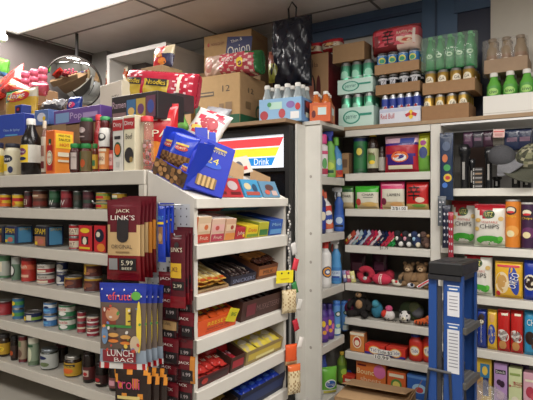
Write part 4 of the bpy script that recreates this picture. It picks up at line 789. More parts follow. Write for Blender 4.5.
# lunch bag candies
def lunch(i):
    colr = lambda u, v: 'b8141c:g' if v < .07 and (u*14) % 1 < .5 else 'e0dcd8:g' if v < .07 else '2436a0:g' if v > .78 else ('8a98a8:g' if v < .22 else '6a5a50:g')
    return colr
LL = ['lunch candy bag with blue starry top, frontmost', 'second lunch candy bag showing yellow noodles at its edge', 'third lunch candy bag from the front', 'rearmost lunch candy bag beside the jerky packs']
LD = [('t', 'efrutti', -.05, .85, .5, .09, 'e84a3a'), ('r', -.28, .62, .3, .2, '8a3a28'), ('e', -.2, .64, .3, .16, 'c88a60'), ('r', -.1, .5, .6, .03, '3a8a3a'), ('e', -.18, .4, .22, .05, 'd89a4a'), ('e', -.18, .36, .24, .03, '5a2a1a'), ('e', -.18, .33, .22, .04, 'e07a2a'), ('e', .08, .38, .22, .05, 'd89a4a'), ('e', .08, .345, .24, .03, '5a2a1a'), ('e', .08, .31, .22, .04, 'e07a2a'), ('e', -.36, .4, .14, .22, '6a8ab0'), ('r', .14, .62, .1, .2, 'd8b838'), ('e', .36, .5, .1, .6, 'e8c838'), ('e', .3, .86, .2, .1, '5aa83a'), ('e', .28, .3, .2, .2, 'c8b090'),
      ('r', -.05, .16, .7, .14, '8a1c28'), ('t', 'LUNCH', -.02, .2, .55, .08, 'white'), ('t', 'BAG', .05, .12, .4, .05, 'white')]+[('e', -.42+.12*j, .93-.07*(j % 2), .03, .02, 'white') for j in range(8)]+[('e', random.uniform(-.42, .42), random.uniform(.24, .76), random.uniform(.03, .09), random.uniform(.02, .05), random.choice(['c83a2a', 'e8c040', '4a8a3a', 'd8d0c4', '3a2a20', '5a78b0', 'e08a3a']), random.uniform(0, 3)) for _ in range(26)]
for i in (0, 1, 2, 3):
    hang('candy_bag', LL[i], 123+i*5.5, 283+i*.5, 369-i*2, 50, 1.085+i*.025, lunch(i), LD, rz=.42, seed=90+i, d=.012)
m = MB(); m.tube([(0, 0, 0), (0, -.16, 0), (0, -.166, .008)], .0022, 'steel:m', 6); q = m.obj('peg_hook', gon); q.location = (gx(134, 1.2), GY-.014, zY(134, 1.2, 286))
for i in (0, 1, 2):
    hang('gummy_bag', ['black gummy worm bag with pink letters below the lunch candy, frontmost', 'middle black and orange gummy worm bag below the lunch candy', 'rear black and orange gummy worm bag below the lunch candy'][i], 133+i*8, 366+i, 420, 40, 1.10+i*.026, lambda u, v: 'e08a28:g' if math.sin(u*14+v*9) > .75 else '2a1c18:g' if v > .35 else 'c8a84a:g' if u < .5 else 'd8742a:g', [('t', 'trolli', -.1, .68, .6, .2, 'c83a6a'), ('r', -.1, .42, .6, .06, 'd8c070')], rz=.4, seed=96+i, d=.013)
# strip of odds at the far rack edge
sx = RX+.022; z0 = zX(291, sx, 235)
m = MB()
yy = gy(289, sx)
for i in range(34): m.ball(.004*math.sin(i*1.3), .003*math.cos(i), -i*.0125, .005, .005, .0065, ['lgrey', '8a8886', 'c8c0b8'][i % 3], 6, 4)
o = m.obj('bead_chain'); put(o, sx, yy, z0+.12); tag(o, 'grey beaded chain dangling at the far edge of the candy rack', 'chain')
m = MB(); m.tube([(0, 0, 0), (-.03, 0, .0), (-.036, 0, .01)], .002, 'steel:m', 6); q = m.obj('peg_hook', rack); q.location = (sx+.004, yy, z0+.128)
def rh(name, label, cat, px, y, w_, h, col, ds=(), X=None, seed=0, d=.02, rz=-.5):
    X = X or sx+.012; o = bag(name, w_, h, d, col, ds, seed=seed, wr=.12); put(o, X, gy(px, X), zX(px, X, y), R90+rz); return tag(o, label, cat)
o = carton('tag_card', .075, .002, .05, 'f0dc14', None, None, [('e', -.2, .8, .1, .15, 'dark'), ('e', .2, .8, .1, .15, 'dark'), ('r', 0, .35, .5, .05, 'dyellow')], bev=0); X = sx+.024; put(o, X, gy(284.5, X), zX(284.5, X, 283), R90-.55, .1); tag(o, 'bright yellow tag card hanging at the rack edge', 'tag')
rh('nut_pouch', 'bulging cream nut pouch hanging below the yellow card', 'snack bag', 289, 313, .068, .095, lambda u, v: 'd8c49a:g' if math.sin(u*40)*math.sin(v*37) > -.3 else 'a88a60:g', seed=5, d=.03)
rh('nut_pouch', 'orange topped pouch hanging near the bottom of the rack edge', 'snack bag', 291, 365, .055, .085, lambda u, v: 'e0501c:g' if v > .2 else 'c8a070:g', seed=6)
rh('nut_pouch', 'cream and brown nut pouch lowest on the rack edge', 'snack bag', 294, 394, .06, .12, lambda u, v: 'd8622a:g' if v > .8 else ('d8c49a:g' if math.sin(u*40)*math.sin(v*47) > -.3 else '9a7a50:g'), seed=7, X=sx+.034, d=.03)
for i, (px, y, c) in enumerate(((295, 262, 'e03848'), (297, 285, '3a8a48'), (299, 302, 'd8d4cc'), (298, 322, 'c82838'), (300, 340, 'e8e0d8'), (296, 246, 'd8d4d0'))):
    X = sx-.01; m = MB(); m.sheet(.03, .05, .012, c+':g', seed=i, n=6, wr=.1); q = m.obj('trinket_pack'); put(q, X, gy(px-1, X), zX(px, X, y+8), R90-.3, 0, .3*(-1)**i)
    tag(q, ['red trinket pack behind the yellow card', 'green trinket pack behind the cream nut pouch', 'white trinket pack just below the cream nut pouch', 'crimson trinket pack right of the hanging chain', 'pale trinket pack above the orange topped pouch', 'light grey trinket pack, uppermost at the rack edge'][i], 'trinket pack')
m = MB(); m.box(-.003, .003, -.005, .005, 0, .62, '8a8886'); q = m.obj('clip_strip'); put(q, sx-.018, gy(290, sx-.018), E-.76); tag(q, 'grey clip strip running down the far edge of the candy rack', 'clip strip')
# ------------------------------------------------------------------ on the cooler and along the high boards
TB = E+TOPB+.001
def bput(o, px, Y, z, label, cat, group=None, rz=0, rx=0, ry=0):
    put(o, gx(px, Y), Y, z, rz, rx, ry); return tag(o, label, cat, group)
def bw(pa, pb, Y): return gx(pb, Y)-gx(pa, Y)
def bh(px, Y, y, z): return zY(px, Y, y)-z
# the twelve-count cases
Yc = 2.40
w_ = bw(207, 251, Yc); h = bh(230, Yc, 73, TB)
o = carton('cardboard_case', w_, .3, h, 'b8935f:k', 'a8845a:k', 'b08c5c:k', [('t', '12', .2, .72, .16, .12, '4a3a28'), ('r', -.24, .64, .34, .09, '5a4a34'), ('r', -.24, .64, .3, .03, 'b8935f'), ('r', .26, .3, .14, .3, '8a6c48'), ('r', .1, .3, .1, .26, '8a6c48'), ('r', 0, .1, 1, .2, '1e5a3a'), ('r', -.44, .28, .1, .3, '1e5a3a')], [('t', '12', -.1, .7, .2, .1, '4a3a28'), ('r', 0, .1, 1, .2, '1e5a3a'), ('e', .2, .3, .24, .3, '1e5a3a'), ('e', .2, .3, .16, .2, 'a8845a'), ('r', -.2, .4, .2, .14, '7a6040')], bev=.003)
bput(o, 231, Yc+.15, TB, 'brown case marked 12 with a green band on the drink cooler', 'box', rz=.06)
w_ = bw(183, 205, Yc+.1)
bput(carton('cardboard_case', w_, .25, bh(195, Yc+.1, 79, TB), 'b08c5c:k', 'a08050:k', None, [('t', '12', .2, .7, .3, .12, '4a3a28'), ('r', 0, .3, .3, .2, '8a6c48')], bev=.003), 193, Yc+.26, TB, 'brown case marked 12 half behind the banded one', 'box')
# noodle pack on the case
zt = TB+h+.001
o = bag('noodle_multipack', .38, .145, .2, lambda u, v: '2a6a38:g' if u > .95 or (u > .8 and v > .8) else ('c8a898:g' if u < .38 else 'c04858:g' if math.sin(u*40)*math.sin(v*22) > -.25 else 'e0c0b0:g'), [('e', -.36, .5, .2, .6, 'a86858'), ('r', .05, .5, .2, .5, 'c83040'), ('t', 'neo', .05, .6, .16, .2, 'white'), ('e', .24, .45, .12, .4, 'yellow'), ('e', .24, .4, .08, .2, 'dred')], pw=.25, seed=201, wr=.05, n=34)
bput(o, 235, Yc+.12, zt, 'clear wrapped noodle pack with red and green print on the banded case', 'noodle pack', rz=.08)
# onion box
Yo = 2.86; zo = zY(240, Yo, 66)
bput(carton('cardboard_case', bw(205, 272, Yo), .27, zo-TB-.001, '8a6c48:k', None, None, [], bev=.003), 238, Yo+.145, TB, 'dark brown case underneath the onion noodle carton', 'box')
w_ = bw(211, 257, Yo); h = bh(233, Yo, 30, zo)
ON = [('e', -.40, .74, .05, .11, 'b83a2a'), ('t', 'NONGSHIM', -.2, .74, .28, .08, '8a4a30'), ('r', .24, .47, .52, .74, '2a3470', -.12), ('t', 'Onion', .24, .5, .46, .28, 'white', .12), ('t', 'Thin &', .2, .75, .24, .08, 'white', .12), ('t', 'Ring', .32, .23, .26, .12, 'e0d8d0', .12)]
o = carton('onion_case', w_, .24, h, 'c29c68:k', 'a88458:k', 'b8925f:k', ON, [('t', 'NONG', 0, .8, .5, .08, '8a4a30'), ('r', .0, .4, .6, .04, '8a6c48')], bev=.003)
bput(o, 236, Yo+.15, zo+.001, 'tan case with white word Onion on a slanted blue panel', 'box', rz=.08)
# black bag with hook
bgY = 2.78
m = MB(); m.sheet(.27, .44, .16, '20222e:g', .5, 20, .3, 0, 5, .02)
o = m.obj('garment_bag'); bput(o, 292, bgY, zY(292, bgY, 88), 'large slack navy black bag standing behind the bottled drinks', 'bag', rz=.1)
m = MB(); m.tube([(-.02, 0, .43), (-.025, 0, .5), (0, 0, .54), (.03, 0, .5), (.026, 0, .43)], .006, '2a2c34'); m.obj('handle', o)
o = bag('snack_bag', .07, .2, .05, lambda u, v: '9a9a3a:g' if v < .6 else '8a4a3a:g', seed=11, wr=.12); bput(o, 273.5, 2.74, zY(273, 2.74, 83), 'olive and brown bag squeezed left of the black bag', 'snack bag')
# bottled drinks in carriers
def pack6(px, Y, name, label, blabel, grp, wrapc, liq, cap, ds, n, dr, pitch, bh_, r, rz, dside):
    W_ = n*pitch; D = dr*pitch
    root = tray(name, W_+.006, D+.006, bh_*.62, bh_*.62, wrapc, None, ds, hs=bh_*.62)
    m = MB(); m.side(W_/2+.003).prints(dside, D, bh_*.62); m.obj('printed_end', root)
    put(root, gx(px, Y), Y, TB, rz); tag(root, label, 'bottle carrier')
    M_ = Matrix.Translation(root.location) @ Matrix.Rotation(rz, 4, 'Z'); first = None
    for j in range(dr):
        for i in range(n):
            b = bottle('drink_bottle', r, bh_, liq, cap, None, neck=.5, sh=.6, caph=.1) if first is None else copy_tree(first); first = first or b
            b.location = M_ @ Vector(((i-(n-1)/2)*pitch, (j-(dr-1)/2)*pitch, .003)); tag(b, place(i, n)+' '+blabel+', '+['front', 'middle', 'back'][j if dr == 3 else j*2]+' row', 'bottle', grp)
    return root
pack6(287, 2.56, 'bottle_carrier', 'light blue carrier of clear bottles on the drink cooler', 'clear bottle with a white cap in the light blue carrier', 'bottles in the light blue carrier', '7ab0dc', 'a8b4b8:l', 'white',
  [('r', 0, .5, 1, 1, '8ab8e0'), ('e', -.38, .3, .2, .4, 'b8404a'), ('r', -.1, .7, .3, .3, 'b8e0d0'), ('e', .05, .35, .16, .4, 'c04a50'), ('e', .25, .7, .2, .3, '8a6ab0'), ('r', .35, .25, .2, .3, 'e8e8e8'), ('e', -.25, .75, .1, .2, '4a9a60'), ('e', .42, .6, .12, .3, 'c83a3a')],
  4, 3, .064, .215, .029, .12, [('r', 0, .5, 1, 1, '6aa4e0'), ('r', 0, .6, .6, .6, '3a3040'), ('e', 0, .75, .4, .3, 'b84038'), ('r', .05, .3, .5, .2, 'd8e8d8')])
pack6(322.5, 2.655, 'bottle_carrier', 'orange carrier of fruit drinks on the side shelving top', 'orange drink bottle with a white cap in the orange carrier', 'bottles in the orange carrier', 'd8581c', 'e0702a:l', 'white',
  [('r', 0, .6, .7, .5, 'e87830'), ('r', .1, .55, .4, .4, 'c8e0e0'), ('e', -.3, .4, .2, .4, 'dred')], 2, 3, .056, .17, .026, .3, [('r', 0, .5, 1, 1, 'c84a18'), ('r', .0, .6, .5, .4, 'c8dce0'), ('e', .2, .3, .3, .3, 'e8a040')])
# ---- stacks of drink cases along the board
CYF = BY+.01
def cans_row(n, W_, Y, z, h, body, bands, ds, label, grp, r, cat='drink can', rows=1, tag0=None, px=None, pitch=None):
    pitch = pitch or W_/n; out = []
    for j in range(rows):
        for i in range(n):
            if not out: m = soda(r, h, body, bands); m.cyl(r); m.prints(ds, 2*r, h); o = m.obj('drink_can')
            else: o = copy_tree(out[0])
            put(o, px-W_/2+pitch*(i+.5), Y+r+.004+j*(2*r+.002), z, random.uniform(-.3, .5)); tag(o, place(i, n)+' '+label+', '+(['front', 'middle', 'back'][j if rows == 3 else j*2])+' row', cat, grp); out.append(o)
def case(pa, pb, Y, z, ylip, ytop, k, ds, label, grp, clabel, n, body, bands, cds, rows=2, name='can_tray', lab2=None):
    """cardboard tray with a row of cans showing over its front edge"""
    W_ = bw(pa, pb, Y); pc = (pa+pb)/2; r = W_/n/2*.96; hl = bh(pc, Y, ylip, z); ht = bh(pc, Y, ytop, z); D = rows*(2*r+.002)+.008
    t = tray(name, W_+.006, D, hl, hl, k, None, ds); x = (gx(pa, Y)+gx(pb, Y))/2; put(t, x, Y+D/2, z); tag(t, label, 'can tray')
    cans_row(n, W_, Y, z+.003, ht-.003, body, bands, cds, clabel, grp, r, rows=rows, px=x, pitch=W_/n)
    return z+ht+.001, x, W_, D
# green sparkling water stack
PW = ('5ab08c:m', [(.3, .36, 'mint'), (.5, .55, 'c8e8dc')], [('e', 0, .6, .7, .24, 'mint')])
pw_ds = [('e', -.12, .5, .5, .7, '2a9a80'), ('e', -.12, .5, .42, .56, 'b8e8d8'), ('t', 'perrier', -.12, .5, .32, .3, '1e7a68'), ('r', .28, .6, .34, .12, '2a9a80')]
z1, x, W_, D = case(339, 373, CYF, TB, 107, 93, 'c8e8dc', pw_ds, 'lower mint green tray of sparkling water cans on the high board', 'cans in the lower mint tray', 'green water can in the lower mint tray', 3, *PW)
z2, x, W_, D = case(338, 372, CYF+.005, z1, 78.5, 60.5, 'c8e8dc', pw_ds, 'upper mint green tray of sparkling water cans on the high board', 'cans in the upper mint tray', 'green water can in the upper mint tray', 3, *PW)
o = carton('cardboard_tray', bw(336, 368, CYF), .12, bh(352, CYF, 42.5, z2), 'a07c54:k', '8a6a46:k', 'b08a5e:k', [], bev=.001); bput(o, 352, CYF+.066, z2, 'small upturned brown cardboard tray topping the green water cans', 'box')
# beer box and noodle packs left of it
w_ = bw(306, 335, CYF+.03)
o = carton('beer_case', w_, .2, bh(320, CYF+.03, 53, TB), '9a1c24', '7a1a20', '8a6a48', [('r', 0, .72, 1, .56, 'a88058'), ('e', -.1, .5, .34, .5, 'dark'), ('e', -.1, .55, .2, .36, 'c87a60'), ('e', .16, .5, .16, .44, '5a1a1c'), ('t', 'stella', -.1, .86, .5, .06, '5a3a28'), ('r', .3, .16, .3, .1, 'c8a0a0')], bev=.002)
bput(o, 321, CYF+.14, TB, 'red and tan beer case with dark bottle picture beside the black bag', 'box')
zt = TB+bh(320, CYF+.03, 53, TB)+.001
for i, (a, b) in enumerate(((306, 323), (324, 343))):
    o = bag('noodle_pack', bw(a, b, CYF), .075-.0*i, .12, lambda u, v: 'b8202c:g' if v > .6 or v < .15 else 'c8b8a0:g', [('e', 0, .42, .7, .4, '7a3a20'), ('e', 0, .45, .4, .24, 'd8a860')], pw=.25, seed=40+i, wr=.04)
    bput(o, (a+b)/2, CYF+.07+.0, (zt if i == 0 else zt) + (.0 if i == 0 else .004), ['red noodle pack lying on the red and tan beer case', 'red noodle pack overhanging right of the first on the beer case'][i], 'noodle pack', rz=.05, ry=-.03)
# shin noodle stack
z1, x, W_, D = case(380, 420, CYF, TB, 107.5, 93, 'd8dce8', [('r', 0, .85, 1, .2, 'c0c8e0'), ('t', 'Red Bull', -.3, .5, .34, .34, 'c81c2c'), ('e', .27, .5, .12, .6, 'yellow'), ('r', .2, .5, .12, .2, 'c81c2c', .4), ('r', .35, .5, .12, .2, 'c81c2c', -.4)], 'white tray of blue and silver energy drink cans on the high board', 'blue and silver cans in the white tray', 'blue and silver energy can in the white tray', 5, 'b8c0d0:m', [(.1, .4, '2038a0'), (.6, .85, '2038a0')], [('r', .5, .5, .6, .5, '2038a0'), ('e', 0, .5, .4, .2, 'red')])
z1b, x, W_, D = case(376, 419, CYF, z1, 83, 72.5, 'a07850:k', [], 'lower brown cardboard tray of black cans under the blue ones', 'black cans in the lower brown tray', 'black and silver can in the lower brown tray', 4, '18181c:g', [(.7, .8, 'c8c8cc')], [('r', 0, .6, .5, .3, 'c0c0c8'), ('t', 'Z', 0, .6, .3, .2, 'dark')])
z2, x, W_, D = case(375, 418, CYF, z1b, 62.5, 50.5, 'a88058:k', [], 'upper brown cardboard tray of blue cans under the big noodle pack', 'blue cans in the upper brown tray', 'blue and yellow can in the upper brown tray', 4, '3a78b8:g', [(.86, .92, 'c8ccd0')], [('e', 0, .62, .7, .3, 'd8d040'), ('e', 0, .6, .5, .2, '2a9a70')])
o = bag('noodle_multipack', bw(373, 421, CYF), bh(397, CYF, 22, z2)*1.0, .16, lambda u, v: '8a2a30:g' if v > .84 else ('c83040:g' if u < .6 and v > .35 else 'e8c8b8:g' if u > .6 and v < .5 else 'c85058:g' if v > .3 else '7a2428:g'), [('r', .02, .5, .8, .55, 'd84858'), ('t', '辛', -.1, .54, .24, .5, 'black'), ('r', -.36, .45, .1, .4, '8a1c24'), ('t', 'RAMYUN', .24, .62, .3, .1, 'cream'), ('e', .28, .36, .34, .24, 'e8c8a8'), ('e', .28, .36, .22, .12, 'c84028'), ('r', .42, .5, .05, .5, 'e8d8d0')], pw=.25, seed=77, wr=.05, n=20)
bput(o, 397, CYF+.09, z2, 'big red noodle multipack with a black brushed character topping the stack', 'noodle pack')
# ale stack
AL = ('c8a048:m', [(.05, .12, '6a4a20')], [('e', 0, .55, .7, .4, 'e8dcc0'), ('t', 'GA', 0, .6, .4, .14, '3a2a20'), ('r', 0, .3, .7, .05, '3a5a30')])
z1, x, W_, D = case(422, 468, CYF-.02, TB, 104.5, 93, '9a7048:k', [], 'lower brown tray of gold cans on the high board', 'gold cans in the lower brown tray', 'gold and white can in the lower brown tray', 4, *AL, rows=3)
z2, x, W_, D = case(423, 474, CYF-.02, z1, 80.5, 68, 'a07850:k', [], 'upper brown tray of gold cans under the green bottles', 'gold cans in the upper brown tray', 'gold and white can in the upper brown tray', 4, *AL, rows=3)
# green bottles under film
hB = bh(447, CYF, 33, z2); rB = bw(424, 474, CYF)/5/2*.93; first = None
for j in range(2):
    for i in range(5):
        b = bottle('soda_bottle', rB, hB*.97, '3a9a58:l', '5ab070', '1a7a3c', [('e', 0, .5, .7, .6, 'b8d8b0'), ('r', 0, .5, .3, .2, '1a7a3c')], neck=.45, sh=.55, lz=(.3, .52), caph=.08) if first is None else copy_tree(first); first = first or b
        put(b, gx(424, CYF)+rB*1.08*(2*i+1), CYF+.03+j*rB*2.15, z2+.003, random.uniform(-.2, .2)); tag(b, place(i, 5)+' green soda bottle inside the film wrapped bottle pack, '+['front', 'back'][j]+' row', 'bottle', 'green bottles in the wrapped pack')
fw = bw(421, 477, CYF)
m = MB(); m.sheet(fw, hB*1.0, rB*5.6, 'b8e0c0:c', .16, 18, .04, 0, 3, .01); o = m.obj('shrink_wrap'); bput(o, 449, CYF+.03+rB, z2+.0015, 'crinkled clear film around the green soda bottles', 'plastic wrap')
# white tray of green bottles, brown pack above
Y0 = BY-.005
W_ = bw(483, 560, Y0); hl = bh(510, Y0, 94, TB); x = gx(483, Y0)+W_/2
o = tray('bottle_tray', W_, .24, hl, hl, 'dcd8d0', None, [('r', 0, .1, 1, .03, 'b8b4ac')]); put(o, x, Y0+.12, TB); tag(o, 'plain white tray of green bottles at the right end of the high board', 'bottle tray')
hb_ = bh(510, Y0, 70, TB); rr = .034; first = None
for j in range(2):
    for i in range(5):
        b = bottle('juice_bottle', rr, hb_, '5aa83a:g', 'e0dcd4', '4a9a34', [('e', 0, .5, .8, .6, '9ad060'), ('t', 'kiwi', 0, .5, .6, .3, 'dgreen')], neck=.5, sh=.66, lz=(.4, .68), caph=.1) if first is None else copy_tree(first); first = first or b
        put(b, x-W_/2+.045+i*.078, Y0+.045+j*.09, TB+.003); tag(b, place(i, 5)+' green juice bottle with a white cap in the white tray, '+['front', 'back'][j]+' row', 'bottle', 'green bottles in the white tray')
zb2 = TB+hb_+.002; Wt = bw(484, 526, Y0+.03)
hl = bh(503, Y0+.03, 58, zb2)
o = tray('bottle_tray', Wt+.006, .19, hl, hl, 'a08468:k', None, []); put(o, gx(505, Y0+.03), Y0+.13, zb2); tag(o, 'brown tray of beige bottles resting on the green bottles', 'bottle tray')
hb3 = bh(505, Y0+.03, 36, zb2); first = None; rr = Wt/3/2*.94
for j in range(2):
    for i in range(3):
        b = bottle('coffee_bottle', rr, hb3, 'a08a70:l', '8a7a68', '8a6a50', [('e', 0, .5, .7, .5, 'c8b8a0')], neck=.6, sh=.62, lz=(.1, .5), caph=.1) if first is None else copy_tree(first); first = first or b
        put(b, gx(505, Y0+.03)-Wt/2+Wt/3*(i+.5), Y0+.04+rr+j*rr*2.1, zb2+.003); tag(b, place(i, 3)+' beige coffee bottle in the brown tray on the green bottles, '+['front', 'back'][j]+' row', 'bottle', 'beige bottles in the brown tray')
m = MB(); m.sheet(Wt+.02, hb3+.01, rr*5.2, 'd8d0c8:c', .16, 14, .05, 0, 5, .01); o = m.obj('shrink_wrap'); bput(o, 505, Y0+.13, zb2+.001, 'clear film wrapped around the beige coffee bottles', 'plastic wrap')

# ------------------------------------------------------------------ side shelving goods (cleaners)
def sput(o, px, zi, X, label, cat, rz=.9, rx=0, ry=0, lift=0):
    put(o, X, gy(px, X), E+SS[zi]+.0015+lift, rz, rx, ry); return tag(o, label, cat)
def sh_(px, X, y, zi): return zX(px, X, y)-(E+SS[zi])
X = SX-.045
sput(bottle('cleaner_bottle', .03, sh_(322.5, X, 135, 0), 'e0dcdc', 'e0408a', 'e8e0e4', [('r', 0, .8, 1, .12, 'd84878'), ('e', 0, .4, .5, .4, '5aa85a'), ('r', 0, .12, .8, .2, 'b83050')], neck=.5, sh=.72, lz=(.05, .7), caph=.22, capr=.026), 322.5, 0, X, 'white bottle with a pink cap on the top side shelf', 'bottle')
sput(sprayer('spray_bottle', .034, sh_(330, X, 130, 0), '6ab04a', '2a40b0', '3a50c0', '88b050', [('e', 0, .6, .8, .5, 'b8d040'), ('r', 0, .2, .7, .2, 'dgreen')]), 330, 0, X, 'green sprayer with a blue trigger head on the top side shelf', 'spray bottle', rz=.4)
sput(bottle('spray_bottle', .03, sh_(338, X, 138, 0), '4a90d0', '6aba3a', '4a98d8', [('r', 0, .15, 1, .3, 'e0602a'), ('e', 0, .65, .6, .3, 'a8d0e8'), ('e', 0, .2, .6, .2, 'b82c2c')], neck=.3, sh=.55, lz=(.02, .6), caph=.2, capr=.018), 338, 0, X, 'sky blue bottle with green top and orange base on the top side shelf', 'bottle', ry=-.06)
sput(bottle('cleaner_bottle', .028, sh_(321, X, 190, 1), '1c2a68', 'd85028', '2438a0', [('e', 0, .6, .7, .4, 'cream')], neck=.5, sh=.7, lz=(.1, .6), caph=.14), 321, 1, X, 'navy bottle with an orange cap on the second side shelf', 'bottle')
sput(bottle('cleaner_bottle', .034, sh_(328, X, 192, 1), 'e0dcdc', 'e06040', 'd83a30', [('e', 0, .5, .9, .6, 'e8e4e0'), ('r', 0, .5, .8, .22, '2848a8'), ('r', 0, .12, 1, .16, 'd86838')], neck=.35, sh=.62, lz=(.1, .66), caph=.16), 328, 1, X, 'white red and blue bottle leaning on the second side shelf', 'bottle', ry=-.1)
sput(sprayer('spray_bottle', .032, sh_(339, X, 186, 1), '2a5ab8', 'd8dce0', 'c8ccd8', '3a68c8', [('e', 0, .6, .7, .5, 'b8d0e8'), ('r', 0, .2, .8, .16, 'navy')]), 339, 1, X, 'blue sprayer with a white head on the second side shelf', 'spray bottle', rz=.5)
sput(bottle('cleaner_bottle', .037, sh_(325, X, 241, 2), 'e4e2e0', 'd8342c', 'e4e2e0', [('e', 0, .45, .9, .42, 'dblue'), ('e', 0, .45, .74, .34, 'e89a28'), ('e', 0, .45, .5, .22, '28488a'), ('e', 0, .45, .3, .12, 'white')], neck=.5, sh=.7, lz=(.08, .66), caph=.16), 325, 2, X, 'white bottle with a red cap and round target label', 'bottle')
sput(sprayer('spray_bottle', .034, sh_(336, X, 238, 2), '4a98d8', 'd8d8d8', 'd83a30', '3a80c8', [('r', 0, .5, .9, .5, 'cfe0ee'), ('r', 0, .3, .7, .14, '2848a8'), ('t', 'OXI', 0, .6, .6, .2, '2848a8')]), 336, 2, X, 'light blue sprayer with a white head beside the target label bottle', 'spray bottle', rz=.4)
for i, (px, lab) in enumerate(((323.5, 'purple bottle with yellow flower label at the panel on the fourth side shelf'), (329.5, 'purple bottle with yellow flower label next to the blue cans'))):
    sput(bottle('detergent_bottle', .029, sh_(px, X, 304, 3), '4a2a8a', '30206a', '6a3a9a', [('e', -.2, .7, .4, .3, 'yellow'), ('e', .2, .5, .4, .3, 'e06aa0'), ('e', -.1, .3, .4, .2, 'e8a030')], neck=.5, sh=.7, lz=(.1, .66), caph=.14), px, 3, X, lab, 'bottle')
for i, (px, lab) in enumerate(((336.5, 'blue aerosol can with a green ring, nearer the end panel'), (344.5, 'blue aerosol can with a green ring, nearer the wall bay'))):
    sput(bottle('aerosol_can', .024, sh_(px, X, 301, 3), '3a78d8', '4a88e0', '5a98e0', [('e', 0, .72, .8, .2, 'dgreen'), ('e', 0, .72, .5, .12, 'white'), ('r', 0, .1, .9, .2, 'd8e8e0'), ('e', 0, .3, .6, .14, 'b8d8a0')], neck=.8, sh=.9, lz=(.05, .86), caph=.08), px, 3, X, lab, 'aerosol can')
sput(bottle('cleaner_bottle', .016, .03, 'orange', 'orange', None), 319.5, 3, SX-.018, 'tiny orange bottle at the edge of the fourth side shelf', 'bottle')
sput(bag('wipes_pouch', .1, .16, .05, lambda u, v: '6ab83a:g' if v > .2 else 'e0e0d8:g', [('e', 0, .42, .7, .34, 'e8e8e0'), ('e', 0, .42, .6, .26, '2a60b0'), ('t', 'Clorox', 0, .42, .5, .08, 'white'), ('r', 0, .12, .8, .1, 'd8d040')], seed=5), 329, 4, SX-.03, 'green and white cleaning wipes pouch on the lowest side shelf', 'pouch')
sput(bottle('cleaner_bottle', .026, sh_(324, X-.02, 355, 4), '2a48a8', '28389a', '3a58b8', [], neck=.6, sh=.7), 323, 4, X-.025, 'blue capped bottle behind the wipes pouch', 'bottle')
sput(bottle('cleaner_bottle', .03, sh_(342, X, 352, 4), '7a9a2a', 'd0a828', '5a8a2a', [('e', 0, .6, .7, .4, 'a8d040'), ('e', 0, .3, .5, .3, 'yellow')], neck=.4, sh=.66, lz=(.1, .6)), 342, 4, X, 'olive green bottle right of the wipes pouch', 'bottle')
sput(bottle('cleaner_bottle', .024, sh_(348, X, 372, 4), '2a58c8', '3a68d8', None, [], neck=.6, sh=.7), 348.5, 4, X-.004, 'small blue bottle at the back of the lowest side shelf', 'bottle')

# ------------------------------------------------------------------ wall bay goods
BF = BY+.01
def wput(o, px, zi, d, label, cat, Y=None, rz=0, rx=0, ry=0, lift=0, zs=BS, group=None):
    Yc = (Y or BF)+d/2; put(o, gx(px, Yc), Yc, E+zs[zi]+.0022+lift, rz, rx, ry); return tag(o, label, cat, group)
def wh(pc, y, zi, Y=None, zs=BS): return bh(pc, Y or BF, y, E+zs[zi]+.002)
def wbag(name, label, cat, pa, pb, yt, zi, col, ds, d=.06, Y=None, seed=0, zs=BS, wr=.05, pw=.45, rz=0, ry=0, rx=0):
    Yf = Y or BF; o = bag(name, bw(pa, pb, Yf), wh((pa+pb)/2, yt, zi, Yf, zs), d, col, ds, seed=seed, wr=wr, pw=pw); return wput(o, (pa+pb)/2, zi, d, label, cat, Yf, rz, rx, ry, zs=zs)
def wbox(name, label, cat, pa, pb, yt, zi, k, ks, ds, d=.08, Y=None, zs=BS, rz=0, kt=None, rx=0, ry=0, lift=0):
    Yf = Y or BF; o = carton(name, bw(pa, pb, Yf)*.97, d, wh((pa+pb)/2, yt, zi, Yf, zs), k, ks, kt, ds); return wput(o, (pa+pb)/2, zi, d, label, cat, Yf, rz, rx, ry, lift, zs)
wbox('small_carton', 'small brown carton at the left of the top bay shelf', 'box', 344, 351.5, 153, 0, 'a07a50:k', '7a5a3a:k', [('r', 0, .5, .6, .4, '6a4a30')])
r_ = rad(353, 368, BF); o = can('beverage_can', r_, wh(360, 137, 0), '1c6a34', [(0, .12, 'dgreen'), (.9, 1, 'dblue')], [('e', .1, .6, .7, .34, 'dgreen'), ('e', .1, .6, .4, .2, 'd8c040'), ('r', -.6, .5, .3, 1, 'dblue')]); wput(o, 360.5, 0, 2*r_, 'tall green tin with a dark blue edge on the top bay shelf', 'tin')
o = bottle('oil_bottle', .033, wh(373, 132, 0), '2a1c14:g', 'f0c818', 'b8b894', [('e', 0, .5, .8, .6, '5a8a3a'), ('t', 'Pine', 0, .75, .6, .2, 'dred'), ('e', .1, .3, .5, .2, 'yellow')], neck=.5, sh=.7, lz=(.12, .6), caph=.1); wput(o, 373, 0, .07, 'dark bottle with yellow cap and pale green label on the top bay shelf', 'bottle')
o = bottle('oil_bottle', .02, wh(382, 146, 0), '3a2a24:g', 'dark', 'a8a498', [], neck=.5, sh=.7, lz=(.1, .6)); wput(o, 382, 0, .045, 'small dark bottle with pale label beside the detergent bag', 'bottle', Y=BF+.03)
